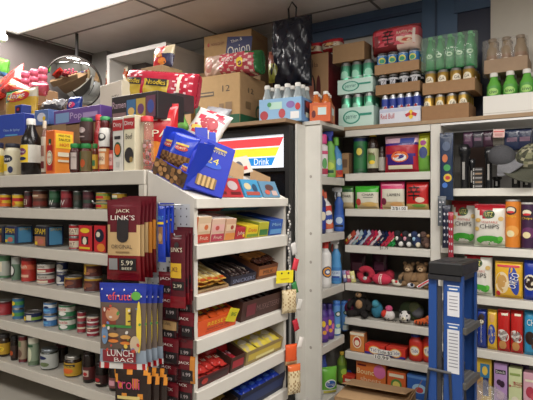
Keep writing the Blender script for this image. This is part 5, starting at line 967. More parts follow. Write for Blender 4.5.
wbag('detergent_bag', 'red and purple detergent bag with white film top', 'bag', 384.5, 419, 135, 0, lambda u, v: 'c8a0b0:g' if v > .78 else ('3a1c80:g' if .18 < v < .5 or v > .7 else 'b81c30:g') if abs(u-.5) < .3+.3*v else 'b81c30:g', [('e', 0, .42, .5, .3, 'orange'), ('e', 0, .4, .4, .2, 'white'), ('e', .04, .42, .22, .1, '3a1c80', .3), ('r', .2, .85, .4, .14, '2a3a90'), ('r', 0, .14, .7, .1, 'cream')], d=.08, seed=7)
wbag('detergent_bag', 'yellow green bag wedged between the red purple bag and the divider', 'bag', 418, 430, 133, 0, lambda u, v: 'c8d028:g' if v > .45 else '6aa83a:g', [('e', 0, .5, .7, .3, '3a4a8a'), ('e', 0, .75, .5, .14, 'a83a8a')], d=.04, Y=BF+.03, seed=9)
# noodle packets
NG = lambda c: (lambda u, v: c if v > .74 or u < .08 else 'd8d4c0:g' if v > .3 else 'c8b080:g')
wbag('noodle_packet', 'dim green and white noodle packet at the left of the second bay shelf', 'noodle packet', 341, 354, 186, 1, NG('4a8a3a:g'), [('t', 'CHAR', 0, .55, .7, .12, 'dark'), ('r', 0, .8, .8, .1, 'dgreen')], d=.04, seed=1, Y=BF+.03)
wbag('noodle_packet', 'bright green and white noodle packet on the second bay shelf', 'noodle packet', 355, 379, 186, 1, NG('3ab028:g'), [('t', 'CHAR', .1, .62, .5, .1, 'dark'), ('r', .1, .5, .4, .04, '8a8a80'), ('e', -.3, .3, .22, .3, 'c83830'), ('e', .15, .2, .6, .2, 'd8b060')], d=.05, seed=2)
wbag('noodle_packet', 'bright pink and white noodle packet on the second bay shelf', 'noodle packet', 380, 405, 181.5, 1, NG('d8306a:g'), [('t', 'LAMEN', .1, .52, .5, .1, 'dark'), ('e', -.3, .28, .22, .26, '7a1c3a'), ('r', 0, .88, .8, .05, 'f08aa8'), ('e', .2, .18, .5, .16, 'd8a060')], d=.05, seed=3)
wbag('noodle_packet', 'red noodle packet with a black brushed character beside the divider', 'noodle packet', 406, 429, 182, 1, lambda u, v: 'c82020:g' if v > .2 else 'c8a860:g', [('t', '辛', -.1, .62, .55, .55, 'black'), ('e', .15, .35, .4, .2, 'e8c8b0'), ('e', .1, .14, .6, .12, '6a9a3a')], d=.05, seed=4)
# slim novelty packets, leaning
cols = ['b84a38', 'c8c0c8', '9ab0b8', '24356a', 'a8b4c8', '8a2848', 'c82848', 'd8c8cc', '2a2c48', '1a2448', 'b02840', 'c83850', '1a8a3a', '2a9a48']
for i, c in enumerate(cols):
    px = 345+i*3.5
    m = MB(); m.sheet(.055, .13-.0018*abs(i-5), .014, c+':g', .4, 6, .05, 0, i, .05); m.prints([('r', 0, .55, .7, .25, ['cream', 'dark', 'bred'][i % 3]), ('e', 0, .25, .5, .14, ['yellow', 'sky', 'white'][i % 3])], .055, .12)
    o = m.obj('novelty_packet'); w3 = ['leftmost', 'second', 'third', 'fourth', 'fifth', 'sixth', 'seventh', 'eighth', 'ninth', 'tenth', 'eleventh', 'twelfth', 'thirteenth', 'last'][i]
    wput(o, px, 2, .05, w3+' from the left among the leaning '+('green' if i > 11 else 'slim')+' packets on the third bay shelf', 'packet', Y=BF+.015, rz=-.9, rx=-.55, ry=.5); o.scale = (.9, 1, .85)
for i, (px, c, lab) in enumerate(((400, '1c1c22', 'black and white plush bundle right of the green packets'), (408, '24242a', 'black plush bundle with white spots on the third bay shelf'), (417, '20305a', 'navy plush bundle with a white foot on the third bay shelf'), (426, '5a4038', 'brown plush bundle against the divider'))):
    m = MB(); m.ball(0, 0, .035, .028, .03, .035, c+':f'); m.ball(-.012, -.01, .075, .02, .02, .02, c+':f'); m.ball(.012, -.02, .018, .014, .016, .016, ['white:f', 'white:f', 'cream:f', '7a5a4a:f'][i]); m.ball(-.01, -.024, .05, .009, .009, .012, ['white:f', 'lpink:f', 'sky:f', '3a2a24:f'][i]); m.ball(.016, -.012, .07, .01, .01, .01, ['red:f', 'white:f', 'white:f', 'tan:f'][i])
    wput(m.obj('plush_toy'), px, 2, .07, lab, 'plush toy')
# plush toys, fourth shelf
def ring_plush(px, zi, label, c, c2):
    m = MB(); n = 20; pts = [(.038*math.cos(2*math.pi*i/n), 0, .052+.034*math.sin(2*math.pi*i/n)) for i in range(n+1)]; m.tube(pts, .02, c+':f', 10); m.ball(0, -.012, .03, .014, .012, .012, c2+':f'); return wput(m.obj('plush_toy'), px, zi, .05, label, 'plush toy')
ring_plush(366, 3, 'red ring shaped plush with a grey tag on the fourth bay shelf', 'b82038', 'lgrey')
m = MB(); m.ball(0, 0, .033, .062, .035, .033, 'd82c4c:f', 16, 10); m.surf = lambda x, z, o: (x, -math.sqrt(max(0, 1-(x/.062)**2-((z-.033)/.033)**2))*.035-.001-o, z); m.rect(0, .036, .016, .056, 'e8d8d0'); m.rect(0, .036, .006, .05, 'b84a50', .003); wput(m.obj('plush_toy'), 382, 3, .06, 'crimson oval plush with a pale banded middle', 'plush toy', Y=BF-.003)
m = MB(); m.ball(0, 0, .03, .06, .035, .038, 'a81c34:f'); m.ball(.03, 0, .05, .03, .03, .03, 'b8243c:f'); wput(m.obj('plush_toy'), 385, 3, .08, 'dark crimson plush heaped behind the banded one', 'plush toy', Y=BF+.075)
m = MB(); m.ball(0, 0, .018, .032, .024, .018, 'd8d0c0:f'); m.ball(-.02, -.01, .03, .012, .01, .01, 'cream:f'); m.ball(.02, -.01, .03, .01, .01, .014, '3a3430:f'); m.ball(0, -.02, .03, .008, .008, .008, 'bred:f'); wput(m.obj('plush_toy'), 397.5, 3, .05, 'small cream plush with a red nose beside the brown bears', 'plush toy', Y=BF-.002)
def bear(px, zi, label, fur, muz, s=1, Y=None, lift=0, belly=None, legs=True):
    root = empty('teddy_bear'); m = MB()
    m.ball(0, 0, .045*s, .032*s, .028*s, .042*s, fur+':f', 14, 10); m.ball(0, -.004, .1*s, .028*s, .026*s, .026*s, fur+':f', 14, 10)
    for a in (-1, 1):
        m.ball(a*.022*s, 0, .124*s, .011*s, .007*s, .011*s, fur+':f', 8, 6); m.tube([(a*.024*s, 0, .07*s), (a*.045*s, -.012*s, .05*s), (a*.042*s, -.03*s, .035*s)], [.011*s, .012*s, .01*s], fur+':f')
        m.tube([(a*.018*s, -.01*s, .016*s), (a*.03*s, -.03*s, .014*s), (a*.034*s, -.05*s, .016*s)], [.016*s, .014*s, .013*s], fur+':f')
    m.obj('plush_body', root)
    m = MB(); m.ball(0, -.026*s, .094*s, .014*s, .01*s, .011*s, muz+':f'); m.ball(0, -.0365*s, .098*s, .004*s, .003*s, .003*s, 'black'); m.obj('muzzle', root)
    m = MB(); m.ball(-.01*s, -.027*s, .108*s, .003*s, .003*s, .003*s, 'black'); m.ball(.01*s, -.027*s, .108*s, .003*s, .003*s, .003*s, 'black'); m.obj('eyes', root)
    if belly: m = MB(); m.ball(0, -.02*s, .052*s, .017*s, .011*s, .02*s, belly+':f'); m.obj('belly_patch', root)
    return wput(root, px, zi, .1*s, label, 'plush toy', Y, lift=lift)
bear(409, 3, 'tan teddy bear on the fourth bay shelf, left of the pair', '8a6a48', 'c8a880', 1.05, BF+.015)
bear(422, 3, 'tan teddy bear on the fourth bay shelf, beside the divider', '94704a', 'c8a880', 1.1, BF+.01)
m = MB(); m.ball(0, 0, .015, .022, .015, .014, 'd8d8e0:f'); m.ball(.008, -.008, .02, .01, .01, .01, '20283a:f'); wput(m.obj('plush_toy'), 411, 3, .03, 'small white and black plush lying before the tan bears', 'plush toy', Y=BF-.006)
m = MB(); pts = [(-.035, 0, .002), (-.01, 0, .018), (.02, 0, .036), (.036, 0, .05)]; m.tube(pts, [.008, .01, .01, .008], 'e8e0e0'); m.tube([(-.03, -.008, .006), (.03, -.008, .046)], .004, 'bred'); wput(m.obj('striped_toy'), 424, 3, .02, 'red and white striped stick toy sloping before the right bear', 'toy', Y=BF-.011, lift=.008)
for i, (px, c) in enumerate(((346, '8a8ac0'), (350, 'c05a7a'), (354, 'd8d080'))):
    m = MB(); m.sheet(.03, .07, .02, c+':g', seed=i, n=6, wr=.1); m.rect(0, .035, .016, .02, 'cream'); wput(m.obj('novelty_packet'), px, 3, .02, ['lavender packet at the left end of the fourth bay shelf', 'pink packet near the left end of the fourth bay shelf', 'pale yellow packet left of the red ring plush'][i], 'packet', rz=.4, ry=-.2)
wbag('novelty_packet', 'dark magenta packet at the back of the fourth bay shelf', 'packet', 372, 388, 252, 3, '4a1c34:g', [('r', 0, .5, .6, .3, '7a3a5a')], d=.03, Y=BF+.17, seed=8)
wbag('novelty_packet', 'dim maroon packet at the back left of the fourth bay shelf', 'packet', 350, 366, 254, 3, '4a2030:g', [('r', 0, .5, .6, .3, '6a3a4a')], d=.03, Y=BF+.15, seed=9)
# fifth shelf
bear(361, 4, 'black sitting monkey plush with a tan face and heart belly', '1a1412', 'a8805a', 1.45, BF-.03, belly='b08458')
m = MB(); m.ball(0, 0, .04, .03, .03, .04, '2a7a98:f'); m.ball(0, -.02, .07, .018, .02, .02, '3a90a8:f'); wput(m.obj('plush_toy'), 377, 4, .07, 'teal blue plush right of the black monkey', 'plush toy', Y=BF+.02).scale = (1.25, 1.1, 1.25)
m = MB(); m.ball(0, 0, .025, .03, .026, .024, 'd8d0cc:f'); m.ball(-.018, -.008, .03, .018, .018, .018, 'd83020:f'); m.ball(.0, 0, .055, .018, .018, .016, 'd04a78:f'); wput(m.obj('plush_toy'), 389, 4, .06, 'red and white plush under a pink one on the fifth bay shelf', 'plush toy').scale = (1.25, 1.1, 1.25)
m = MB(); m.ball(0, 0, .028, .026, .026, .027, 'e0dcd8:f', 12, 10); m.ball(0, -.02, .022, .012, .012, .01, 'cream:f'); m.ball(0, -.031, .025, .004, .004, .004, 'black')
for a, b_2, c_ in ((-.02, .05, .009), (.02, .05, .009), (.012, .035, .006), (-.014, .03, .005), (.016, .016, .006), (-.01, .044, .005)): m.ball(a, -.016 if b_2 < .05 else -.004, b_2, c_, c_, c_, 'black:f', 8, 6)
wput(m.obj('plush_toy'), 405, 4, .055, 'white plush dog head with black spots on the fifth bay shelf', 'plush toy').scale = (1.25, 1.1, 1.25)
m = MB(); m.ball(0, 0, .045, .06, .04, .045, '4a5a38:f'); m.ball(.02, -.02, .06, .03, .03, .03, '6a7048:f'); m.ball(.035, -.03, .045, .03, .02, .026, '6a6a70:f'); wput(m.obj('plush_toy'), 412, 4, .1, 'large olive and grey plush behind the spotted dog', 'plush toy', Y=BF+.07).scale = (1.25, 1.1, 1.25)
m = MB(); pts = [(-.05, 0, .014), (-.02, -.004, .02), (.01, 0, .03), (.045, 0, .022)]; m.tube(pts, [.012, .016, .018, .012], 'd85820:f')
for i in range(5): m.tube([(-.04+.018*i, -.016, .006), (-.036+.018*i, -.019, .026)], .003, 'black:f', 6)
m.ball(.03, -.006, .046, .02, .016, .016, 'd86828:f'); wput(m.obj('plush_toy'), 424, 4, .04, 'orange black striped plush at the right of the fifth bay shelf', 'plush toy', Y=BF-.006)
m = MB(); m.ball(0, 0, .03, .028, .03, .03, '7a1c48:f'); m.ball(.01, -.01, .06, .018, .018, .018, '8a2858:f'); wput(m.obj('plush_toy'), 350, 4, .07, 'dark magenta plush left of the black monkey', 'plush toy', Y=BF+.03).scale = (1.25, 1.1, 1.25)
# sixth shelf: laundry
AH = [('e', 0, .5, .62, .64, 'cream'), ('e', 0, .5, .5, .52, 'c83020'), ('e', 0, .46, .34, .3, 'cream'), ('r', 0, .92, 1, .14, 'cream')]
wbox('baking_soda_box', 'orange box with a round emblem and cream top on the laundry shelf', 'box', 351.5, 366, 333, 5, 'd8823a', 'a86a38', AH, d=.05, kt='c8b098')
TD = lambda: [('r', 0, .12, 1, .22, '3a2a90'), ('e', 0, .5, .62, .9, 'e8a020'), ('e', 0, .5, .5, .72, 'f0e8d8'), ('t', 'Tide', 0, .52, .44, .36, '20389a', .1)]
wbox('detergent_box', 'flat red detergent box with round emblem, left of the pair', 'box', 367.5, 388, 346, 5, 'd82c1c', 'b82018', TD(), d=.1, kt='e03828')
wbox('detergent_box', 'flat red detergent box with round emblem, right of the pair', 'box', 388.5, 408.5, 349, 5, 'd82c1c', 'b82018', TD(), d=.1, kt='e03828')
for px, lab, Y in ((416, 'red detergent bottle with dark blue cap beside the red boxes', BF), (429.5, 'red detergent bottle with dark blue cap against the divider', BF+.015)):
    o = bottle('detergent_bottle', .038, wh(px, 331, 5), 'c8281c', '1c2a80', 'd02c1c', [('e', 0, .5, .8, .7, 'e8a020'), ('e', 0, .5, .66, .56, 'f0e8d8'), ('t', 'Tide', 0, .5, .5, .24, '20389a', .1)], neck=.62, sh=.62, lz=(.1, .58), caph=.22, sy=.7); wput(o, px, 5, .06, lab, 'bottle', Y=Y)
# seventh shelf
TZ = [('t', 'Bounce', -.12, .62, .7, .2, 'e8e0a8', -.0), ('t', 'sheets', .0, .34, .7, .18, 'e8c8a0'), ('e', .3, .7, .4, .5, 'd868a0'), ('r', 0, .12, 1, .16, 'd84028'), ('r', -.3, .85, .3, .06, 'dred')]
wbox('dryer_sheet_box', 'orange box with pale lettering and pink patch above the open carton', 'box', 358, 388.5, 363, 6, 'e0702c', 'c05a24', TZ, d=.08, kt='e8883a')
wbox('dryer_sheet_box', 'lower orange box with green leaf patch right of the lettered one', 'box', 389, 408, 373, 6, 'e0602a', 'b84a20', [('e', 0, .45, .6, .5, '4a8a3a'), ('e', 0, .45, .4, .3, 'e8d060'), ('r', 0, .85, .8, .14, 'cream')], d=.07, kt='e87838')
wbox('dryer_sheet_box', 'blue box with red and white swirl against the divider', 'box', 409, 430, 376, 6, '2a60b8', '1c4890', [('e', .1, .45, .7, .4, 'sky'), ('e', .1, .4, .4, .24, 'c84048'), ('r', 0, .9, 1, .1, '5a90d8')], d=.08, kt='4a80c8')
wbox('dryer_sheet_box', 'low red box at the left of the seventh bay shelf', 'box', 345, 357, 377, 6, 'c8301c', '9a2418', [('r', 0, .5, .6, .3, 'cream')], d=.07)
# open carton on the floor stack
cz = zX(380, gx(380, 2.45), 388); Yk = 2.42
lo = tag(put(carton('shipping_carton', .46, .34, .40, '9a7850:k', None, None, [('r', 0, .5, .14, 1, 'c8b084')], bev=.003), gx(380, Yk+.2), Yk+.19, .001, .1), 'lower brown shipping carton on the floor before the wall bay', 'box')
ht = zY(372, Yk, 407)-.403
root = tray('shipping_carton', .36, .3, ht, ht, 'a88258:k', None, [('r', 0, .5, .14, 1, 'c8b084')]); put(root, gx(376, Yk+.18), Yk+.18, .403, .1); tag(root, 'open brown shipping carton with a folded flap below the laundry shelves', 'box')
m = MB(); m.box(-.17, .17, -.001, .0015, 0, .2, 'b08a60:k'); q = m.obj('carton_flap', root); q.location = (0, .135, ht); q.rotation_euler = (1.35, 0, 0)
m = MB(); m.box(-.001, .0015, -.14, .14, 0, .07, 'a07a52:k'); q = m.obj('carton_flap', root); q.location = (.182, 0, ht); q.rotation_euler = (0, .5, 0)
m = MB(); m.box(-.175, .175, -.148, .145, 0, .002, 'b48e62:k'); q = m.obj('carton_flap', root); q.location = (0, 0, ht+.001)

# ------------------------------------------------------------------ right section goods
RB = dict(zs=RGS)
VC = lambda u, v: 'b81c28:g' if v > .62+.9*abs(u-.38) or v > .9 else ('e0dcd0:g' if v > .16 else 'c8d0b8:g')
VD = [('e', 0, .76, .36, .2, '3a5a2a'), ('e', 0, .76, .3, .15, '20381c'), ('t', 'UTZ', 0, .76, .24, .1, 'd8d060'), ('t', 'VEGETABLE', .02, .58, .5, .05, 'c84a38'), ('t', 'CHIPS', .02, .48, .6, .1, '2a2a24'), ('e', -.34, .62, .18, .1, 'd8a850'), ('e', .36, .66, .16, .1, 'd8b060'), ('e', -.38, .42, .14, .1, 'e0b860'), ('e', .0, .16, .8, .22, '3aa828'), ('e', 0, .08, .5, .12, 'e0dcd0'), ('e', .34, .2, .16, .12, '5ac038')]
wbag('chip_bag', 'white red chip bag half covered by its neighbour on the upper chip shelf', 'chip bag', 450, 477, 201, 1, VC, VD, d=.07, Y=BF+.085, seed=21, **RB, ry=.03)
wbag('chip_bag', 'white red chip bag fully visible left of the orange canister', 'chip bag', 474, 506.5, 204, 1, VC, VD, d=.08, Y=BF-.004, seed=22, **RB)
wbag('chip_bag', 'white red chip bag on the cookie shelf left of the yellow pack', 'chip bag', 464, 493, 253, 2, VC, VD, d=.07, Y=BF, seed=23, **RB)
def canister(px, label, c, c2, yt):
    r = .036; root = empty('chip_canister'); h = wh(px, yt, 1, BF, RGS); m = MB(); m.lathe([(r*.98, 0, 'steel:m'), (r, .004, c), (r, h-.008, 'steel:m'), (r, h-.006)], c, n=24); m.cyl(r)
    m.prints([('e', -.1, .78, .8, .18, 'dark'), ('e', -.1, .79, .6, .12, 'cream'), ('e', -.1, .75, .5, .05, 'bred'), ('t', 'Chips', -.1, .66, .7, .06, 'yellow'), ('e', 0, .35, .9, .24, c2), ('e', -.1, .3, .5, .14, 'e8d8a0'), ('r', .75, .6, .4, .7, c2)], 2*r, h); m.obj('tube', root)
    m = MB(); m.lathe([(r*1.02, 0), (r*1.02, .006), (r*.9, .008)], 'lgrey', n=24, z=h-.0055); m.obj('lid', root)
    return wput(root, px, 1, 2*r, label, 'chip canister', **RB)
canister(513, 'orange chip canister between the chip bag and the purple one', 'e8821c', 'f0a040', 200)
canister(529, 'purple chip canister at the right edge', '3a1440', '6a2a60', 203)
canister(546, 'purple chip canister beyond the right one, cut by the frame', '3a1440', '6a2a60', 203)
OD = [('e', -.22, .42, .5, .6, 'e8d0a0'), ('e', -.22, .42, .36, .44, 'c8964a'), ('e', .2, .5, .34, .8, '2040a8', .15), ('t', 'OREO', .2, .5, .62, .2, 'white', 1.3), ('r', 0, .88, .8, .06, 'bred'), ('e', -.36, .12, .16, .14, 'bred')]
wbag('cookie_pack', 'yellow cookie pack with white letters on a blue oval', 'cookie pack', 495, 523, 262, 2, 'e8b020:g', OD, d=.055, seed=31, pw=.3, **RB)
wbag('cookie_pack', 'blue cookie pack at the right edge of the cookie shelf', 'cookie pack', 524, 551, 261, 2, '1c38a8:g', [('e', -.25, .45, .5, .4, 'cream'), ('e', -.25, .45, .4, .3, 'choc'), ('t', 'OREO', .2, .6, .5, .2, 'white')], d=.055, seed=32, pw=.3, **RB)
def cookie(label, pa, pb, yt, k, ds, seed, dy=0): wbag('cookie_pack', label, 'cookie pack', pa, pb, yt, 3, k, ds, d=.05, Y=BF+dy, seed=seed, pw=.3, **RB)
cookie('slim blue cookie pack partly hidden by the ladder', 467.5, 477, 310, '1c3898:g', [('t', 'OREO', 0, .4, .4, .6, 'white', 1.57), ('e', 0, .8, .6, .2, 'choc')], 41)
cookie('slim blue cookie pack with dark biscuit left of the yellow slim pack', 478, 487, 310, '1c3898:g', [('t', 'OREO', 0, .4, .14, .5, 'white'), ('e', 0, .75, .8, .3, 'choc'), ('e', 0, .7, .5, .1, 'cream')], 42)
cookie('slim yellow cookie pack on the third cookie shelf', 488, 497.5, 310.5, 'e8b828:g', [('e', 0, .4, .8, .5, '2040a8'), ('t', 'OREO', 0, .4, .2, .4, 'white'), ('e', 0, .8, .6, .2, 'd8a050')], 43)
RD = [('e', 0, .4, .8, .3, 'd8d4cc', .5), ('t', 'Nutter', 0, .48, .7, .1, '5a1a14', .5), ('t', 'Butter', .05, .36, .7, .1, '5a1a14', .5), ('e', -.05, .17, .6, .22, 'c88a48'), ('r', .1, .9, .5, .05, 'cream')]
cookie('slim red cookie pack next to the yellow slim pack', 498, 510.5, 310.5, 'c8201c:g', RD, 44)
cookie('slim red cookie pack next to the blue pack at the right edge', 511, 523.5, 311, 'c8201c:g', RD, 45)
cookie('blue cookie pack with round dark biscuits at the right edge', 524.5, 546, 312, '2a90c0:g', [('e', -.2, .4, .5, .3, 'choc'), ('e', .1, .25, .5, .3, '6a3a20'), ('t', 'CHIPS', 0, .75, .7, .14, 'white')], 46)
def lowbox(label, pa, pb, yt, k, ks, ds, d=.06, dy=0): wbox('cookie_box', label, 'cookie box', pa, pb, yt, 4, k, ks, ds, d=d, Y=BF+dy, zs=RGS)
lowbox('yellow cookie box with blue figure near the ladder on the low shelf', 474, 493, 357, 'd8b030', 'b89020', [('e', -.2, .3, .5, .6, 'b88a50'), ('r', .15, .7, .5, .3, '2a78a8'), ('e', .15, .7, .3, .2, 'e8c040'), ('r', .2, .35, .3, .4, '1c3878')])
lowbox('lilac cookie box with dark heart on the low shelf', 495, 508.5, 364, 'b890c8', '9a78b0', [('r', 0, .8, .8, .1, 'dark'), ('t', 'Snack', 0, .8, .7, .06, 'white'), ('e', -.1, .55, .4, .14, '3a2038'), ('e', .12, .52, .4, .16, '3a2038'), ('e', 0, .25, .6, .2, 'd8b0d0')])
lowbox('pale green cookie box with red word on the low shelf', 509.5, 523, 369, 'd0d8a0', 'b0ba84', [('t', 'Tart', .05, .6, .5, .3, 'b82c3c', 1.57), ('r', 0, .85, .8, .06, '8aa050'), ('e', 0, .2, .6, .2, 'e8e0c8')])
lowbox('pink cookie box at the bottom right corner', 524, 542, 374, 'd8a0b0', 'b08090', [('e', -.1, .5, .5, .3, 'b83048'), ('e', .1, .4, .4, .2, 'c84a58'), ('r', 0, .8, .8, .06, 'cream')])
wbag('snack_bag', 'dark purple bag behind the lilac box on the low shelf', 'snack bag', 493, 530, 354, 4, '3a2450:g', [('r', 0, .8, .6, .06, '7a5a90')], d=.06, Y=BF+.09, seed=51, **RB)
# top compartment: torches, caps, hanging bags
def torch(px, yt, r, label, dy=.02):
    h = wh(px, yt, 0, BF, RGS); root = empty('flashlight'); m = MB(); m.lathe([(r, 0), (r, h*.7), (r*1.5, h*.8), (r*1.5, h*.99), (r*1.3, h)], '18181c:g', n=14); m.obj('flashlight_body', root)
    m = MB(); m.box(-r*.3, r*.3, -r-.003, -r, h*.2, h*.6, 'lgrey:m'); m.obj('clip', root); return wput(root, px, 0, 2*r, label, 'flashlight', Y=BF+dy, **RB)
torch(464.5, 144, .022, 'tall black flashlight nearest the divider in the top right compartment')
torch(489, 148, .016, 'slimmer black flashlight half behind the grey cap')
torch(472, 158, .012, 'short black flashlight left of the stacked small boxes', .06)
torch(516, 166, .02, 'squat black flashlight right of the grey cap')
torch(527, 172, .02, 'squat black flashlight under the camouflage cap')
torch(497, 176, .016, 'short black flashlight under the grey cap', .1)
for i in range(5):
    o = carton('battery_box', .05, .05, .021, '3a3634', '2a2628', '4a4644', [('r', .1, .5, .7, .4, '9a7a5a' if i % 2 else '8a8684'), ('r', -.4, .5, .1, .7, 'lgrey')])
    wput(o, 478.5, 0, .05, ['bottom', 'second lowest', 'middle', 'second highest', 'top'][i]+' small dark box in the pile between the flashlights', 'box', Y=BF+.03, lift=i*.0225, **RB)
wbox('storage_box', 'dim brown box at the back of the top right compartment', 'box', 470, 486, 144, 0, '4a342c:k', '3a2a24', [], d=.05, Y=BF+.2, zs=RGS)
# hanging rail with merchandise
rail = MB(); rail.tube([(gx(444, BF+.02), BF+.02, zY(444, BF+.02, 133)), (RXE-.002, BF+.02, zY(444, BF+.02, 133)+.0)], .004, 'steel:m', 8); rail.obj('hanging_rail', rig)
rz_ = zY(444, BF+.02, 133)
def cap(px, y, Y, label, c, cb, rot, s=1, camo=False):
    root = empty('baseball_cap'); m = MB(); R_ = .075*s; n = 20; vs = []; fs = []; ks = []
    for j in range(9):
        a = j/8*math.pi/2
        for i in range(n): t = 2*math.pi*i/n; vs.append((R_*math.cos(a)*math.cos(t)*.95, R_*math.cos(a)*math.sin(t)*1.12, R_*math.sin(a)*.95))
    for j in range(8):
        for i in range(n): q = (i+1) % n; fs.append((j*n+i, j*n+q, (j+1)*n+q, (j+1)*n+i)); ks.append((['7a7a5a:f', '4a4a38:f', '9a9478:f', '3a3a2c:f'][random.randrange(4)] if camo else c+':f'))
    m.add(vs, fs, ks, True); m.ball(0, 0, R_*.95, .006, .006, .004, c, 8, 4); m.obj('crown', root)
    m = MB(); vs = []; fs = []
    for k_ in range(2):
        for j in range(6):
            for i in range(13):
                t = math.pi*(-.86+.72*i/12); rr = R_*(1.02+.86*j/5*max(0, math.sin(-t))**.45); x_ = rr*.95*math.cos(t); y_ = rr*1.12*math.sin(t); vs.append((x_, y_, .004-.0035*k_-.35*x_*x_/R_*1.0*j/5))
    for k_ in range(2):
        for j in range(5):
            for i in range(12): a = k_*78+j*13+i; q = (a, a+1, a+14, a+13); fs.append(q if k_ else q[::-1])
    for i in range(12): a = 65+i; fs.append((a, a+1, a+79, a+78))
    m.add(vs, fs, cb+':f', True); m.obj('brim', root)
    put(root, gx(px, Y), Y, zY(px, Y, y)); root.rotation_euler = rot; return tag(root, label, 'cap')
cap(502, 157, BF-.02, 'charcoal grey baseball cap hanging crown up in the top right compartment', '4a4a4e', '77777b', (math.radians(28), math.radians(-35), math.radians(38)), .86)
cap(532, 158, BF-.02, 'camouflage baseball cap cut by the right edge', '5a5a48', '4a4a3c', (math.radians(40), math.radians(30), math.radians(-30)), 1.0, True)
m = MB()
for px in (502, 532): m.tube([(gx(px, BF+.02), BF+.02, rz_), (gx(px, BF+.02), BF-.01, zY(px, BF, 150))], .0015, 'steel:m', 6)
m.obj('hanging_hooks', rig)
o = carton('price_tag', .055, .002, .042, 'd8b0a8', None, None, [('r', 0, .7, .9, .1, 'bred'), ('r', 0, .4, .7, .1, 'b86a68'), ('r', 0, .2, .7, .06, 'b86a68')], bev=0); bput(o, 498.5, BF-.005, rz_-.045, 'pale red lettered tag hanging over the grey cap', 'tag', ry=.05)
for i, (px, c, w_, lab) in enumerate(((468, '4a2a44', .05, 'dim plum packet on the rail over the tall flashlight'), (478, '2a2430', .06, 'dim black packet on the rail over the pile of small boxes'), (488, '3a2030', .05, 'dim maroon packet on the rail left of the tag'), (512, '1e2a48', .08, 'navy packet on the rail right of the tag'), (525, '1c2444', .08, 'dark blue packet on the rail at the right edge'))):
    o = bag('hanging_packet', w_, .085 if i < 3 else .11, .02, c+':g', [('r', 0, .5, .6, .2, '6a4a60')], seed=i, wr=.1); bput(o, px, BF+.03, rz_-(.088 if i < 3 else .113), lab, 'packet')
# column of hanging bags beside the divider
X_ = gx(447, BY-.05)
for i, (y0, y1, c, cc, lab) in enumerate(((133, 200, '1c3050', 'blue bag printed with coloured stars hanging beside the divider', 0), (196, 226, '5a6068', 'grey silver pack hanging below the star bag', 0), (205, 248, '1c2038', 'navy dotted pack hanging below the star bag', 0), (212, 258, 'a8283a', 'crimson strip pack hanging beside the chip bags', 0))):
    Y = BY-.035-.012*i; px = [446.5, 442, 446.5, 451][i]; hpx = [13, 8, 8, 5][i]; t = tt(px, Y)
    ds = [('e', -.1, .62, .4, .12, 'c86a38'), ('e', .05, .48, .5, .1, '3a9a48'), ('e', .1, .33, .6, .12, 'd8b830'), ('e', .1, .33, .36, .06, 'c83028'), ('e', -.1, .22, .4, .08, '3a70c8'), ('e', .0, .8, .6, .14, '4a5a78')] if i == 0 else [('e', a_, .15+.16*j, .2, .06, 'c8c8d0') for j in range(5) for a_ in (-.2, .2)]
    o = bag('hanging_pack', hpx*t/F, (y1-y0)*t/F, .018, c+':g', ds, seed=i+3, wr=.12); bput(o, px, Y, zY(px, Y, y1), cc, 'packet', rz=.1)
m = MB(); m.tube([(0, 0, 0), (0, -.09, 0), (0, -.095, .008)], .0022, 'steel:m', 6); q = m.obj('peg_hook', rig); q.location = (gx(446.5, BY-.01), BY-.0135, zY(446.5, BY-.05, 134))

# ------------------------------------------------------------------ folded blue step ladder
LX, LY = gx(455, 2.33), 2.33; LH = zY(450, 2.33, 260)
lad = empty('step_ladder', (LX, LY, 0)); tag(lad, 'royal blue folded step ladder with a black top cap before the divider', 'ladder'); LB_ = '1c4a98:w'
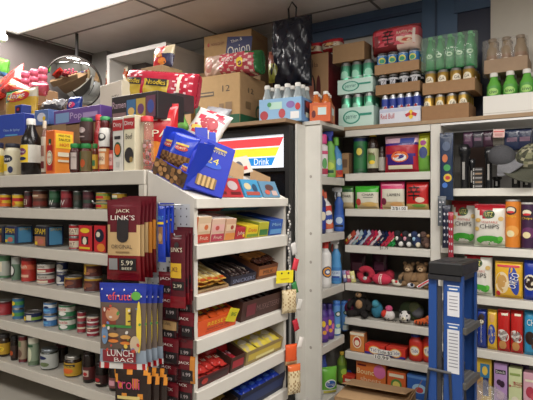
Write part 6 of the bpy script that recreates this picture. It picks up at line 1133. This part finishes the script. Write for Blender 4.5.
# local frame: x = depth (front rail to rear rail), y = width; front (steps) at +x
WD = .2
m = MB(); m.box(-.076, .068, -WD/2-.012, WD/2+.015, LH-.055, LH, '1c1c1e:w', .006); m.box(-.06, .03, -WD/2+.04, WD/2-.04, LH+.0002, LH+.002, '2c2c2e'); m.box(-.078, .06, -WD/2-.012, WD/2+.012, LH-.075, LH-.055, '26262a:w'); m.obj('top_cap', lad)
for s_ in (-1, 1):
    y = s_*(WD/2-.012); m = MB(); z1 = LH-.0555
    for (xa, xb, ya, yb) in ((-.012, .065, -.012, -.008), (-.012, -.006, -.008, .012), (.059, .065, -.008, .012)):
        ya, yb = (ya, yb) if s_ < 0 else (-yb, -ya); m.box(xa, xb, y+ya, y+yb, .02, z1, LB_)
    m.box(-.014, .067, y-.014, y+.014, 0, .0195, 'black')
    if s_ < 0:
        m.surf = lambda x, z, o: (x, y-.012-o, z); a = zY(450, 2.28, 305)
        zz1 = LH-.075; m.rect(.028, zz1-.085, .05, .13, 'dcdce0'); m.rect(.028, zz1-.035, .05, .022, '2a60b0', .002); m.rect(.028, zz1-.035, .036, .006, 'white', .003)
        for k_ in range(5): m.rect(.028, zz1-.065-.014*k_, .036, .003, '8a8a94', .002)
        m.rect(.028, zz1-.285, .05, .21, 'dcdce0'); m.rect(.028, zz1-.195, .05, .022, '2a60b0', .002); m.rect(.028, zz1-.195, .036, .006, 'white', .003)
        for k_ in range(11): m.rect(.028, zz1-.222-.014*k_, .038, .004, '8a8a94', .002)
    m.obj('front_rail', lad)
    m = MB(); m.box(-.08, -.045, y-.01, y+.01, .02, z1-.001, LB_); m.box(-.0445, -.025, y-.004, y+.004, .3, z1-.05, '3a3a40'); m.box(-.082, -.043, y-.012, y+.012, 0, .0195, 'black'); m.obj('rear_rail', lad)
    m = MB(); zq = zY(444, 2.28, 368)
    m.tube([(-.08, y-s_*0-.016, zq), (.02, y-.016, zq)], .006, '5a5a5e', 6); m.tube([(-.075, y-.016, zq), (-.095, y-.016, zq-.17)], .006, '5a5a5e', 6); m.tube([(.015, y-.016, zq), (.022, y-.016, zq-.17)], .006, '5a5a5e', 6); m.obj('spreader', lad)
for k_, zz in enumerate((LH-.27, LH-.5, LH-.75, LH-1.0)):
    m = MB(); m.box(-.02, .08, -WD/2+.005, WD/2-.005, zz-.028, zz, '55534f:w', .002)
    for j in range(4): m.box(-.01+.022*j, -.002+.022*j, -WD/2+.01, WD/2-.01, zz+.0002, zz+.002, '6a6864')
    m.obj('step', lad)
lad.rotation_euler = (0, 0, math.radians(-6))
m = MB(); m.ball(0, 0, .085, .1, .08, .085, 'c8c4c0:c', 24, 16); R_ = random.Random(3)
m.v = [(x*(1+.16*math.sin(z*70+y*50)+.08*math.sin(x*130)), y*(1+.15*math.sin(x*80+z*40)), max(.001, z*(1+.1*math.sin(x*90+y*60)))) for x, y, z in m.v]; o = m.obj('plastic_bag'); put(o, gx(484, 2.6), 2.6, zY(484, 2.6, 420), .2); tag(o, 'crumpled clear plastic bag right of the ladder by the low shelf', 'plastic bag')
st = tag(put(carton('storage_box', .3, .2, zY(484, 2.6, 420)-.003, '6a5a48:k', None, None, [], bev=.003), gx(486, 2.62), 2.62, .001), 'brown box on the floor under the crumpled plastic bag', 'box')
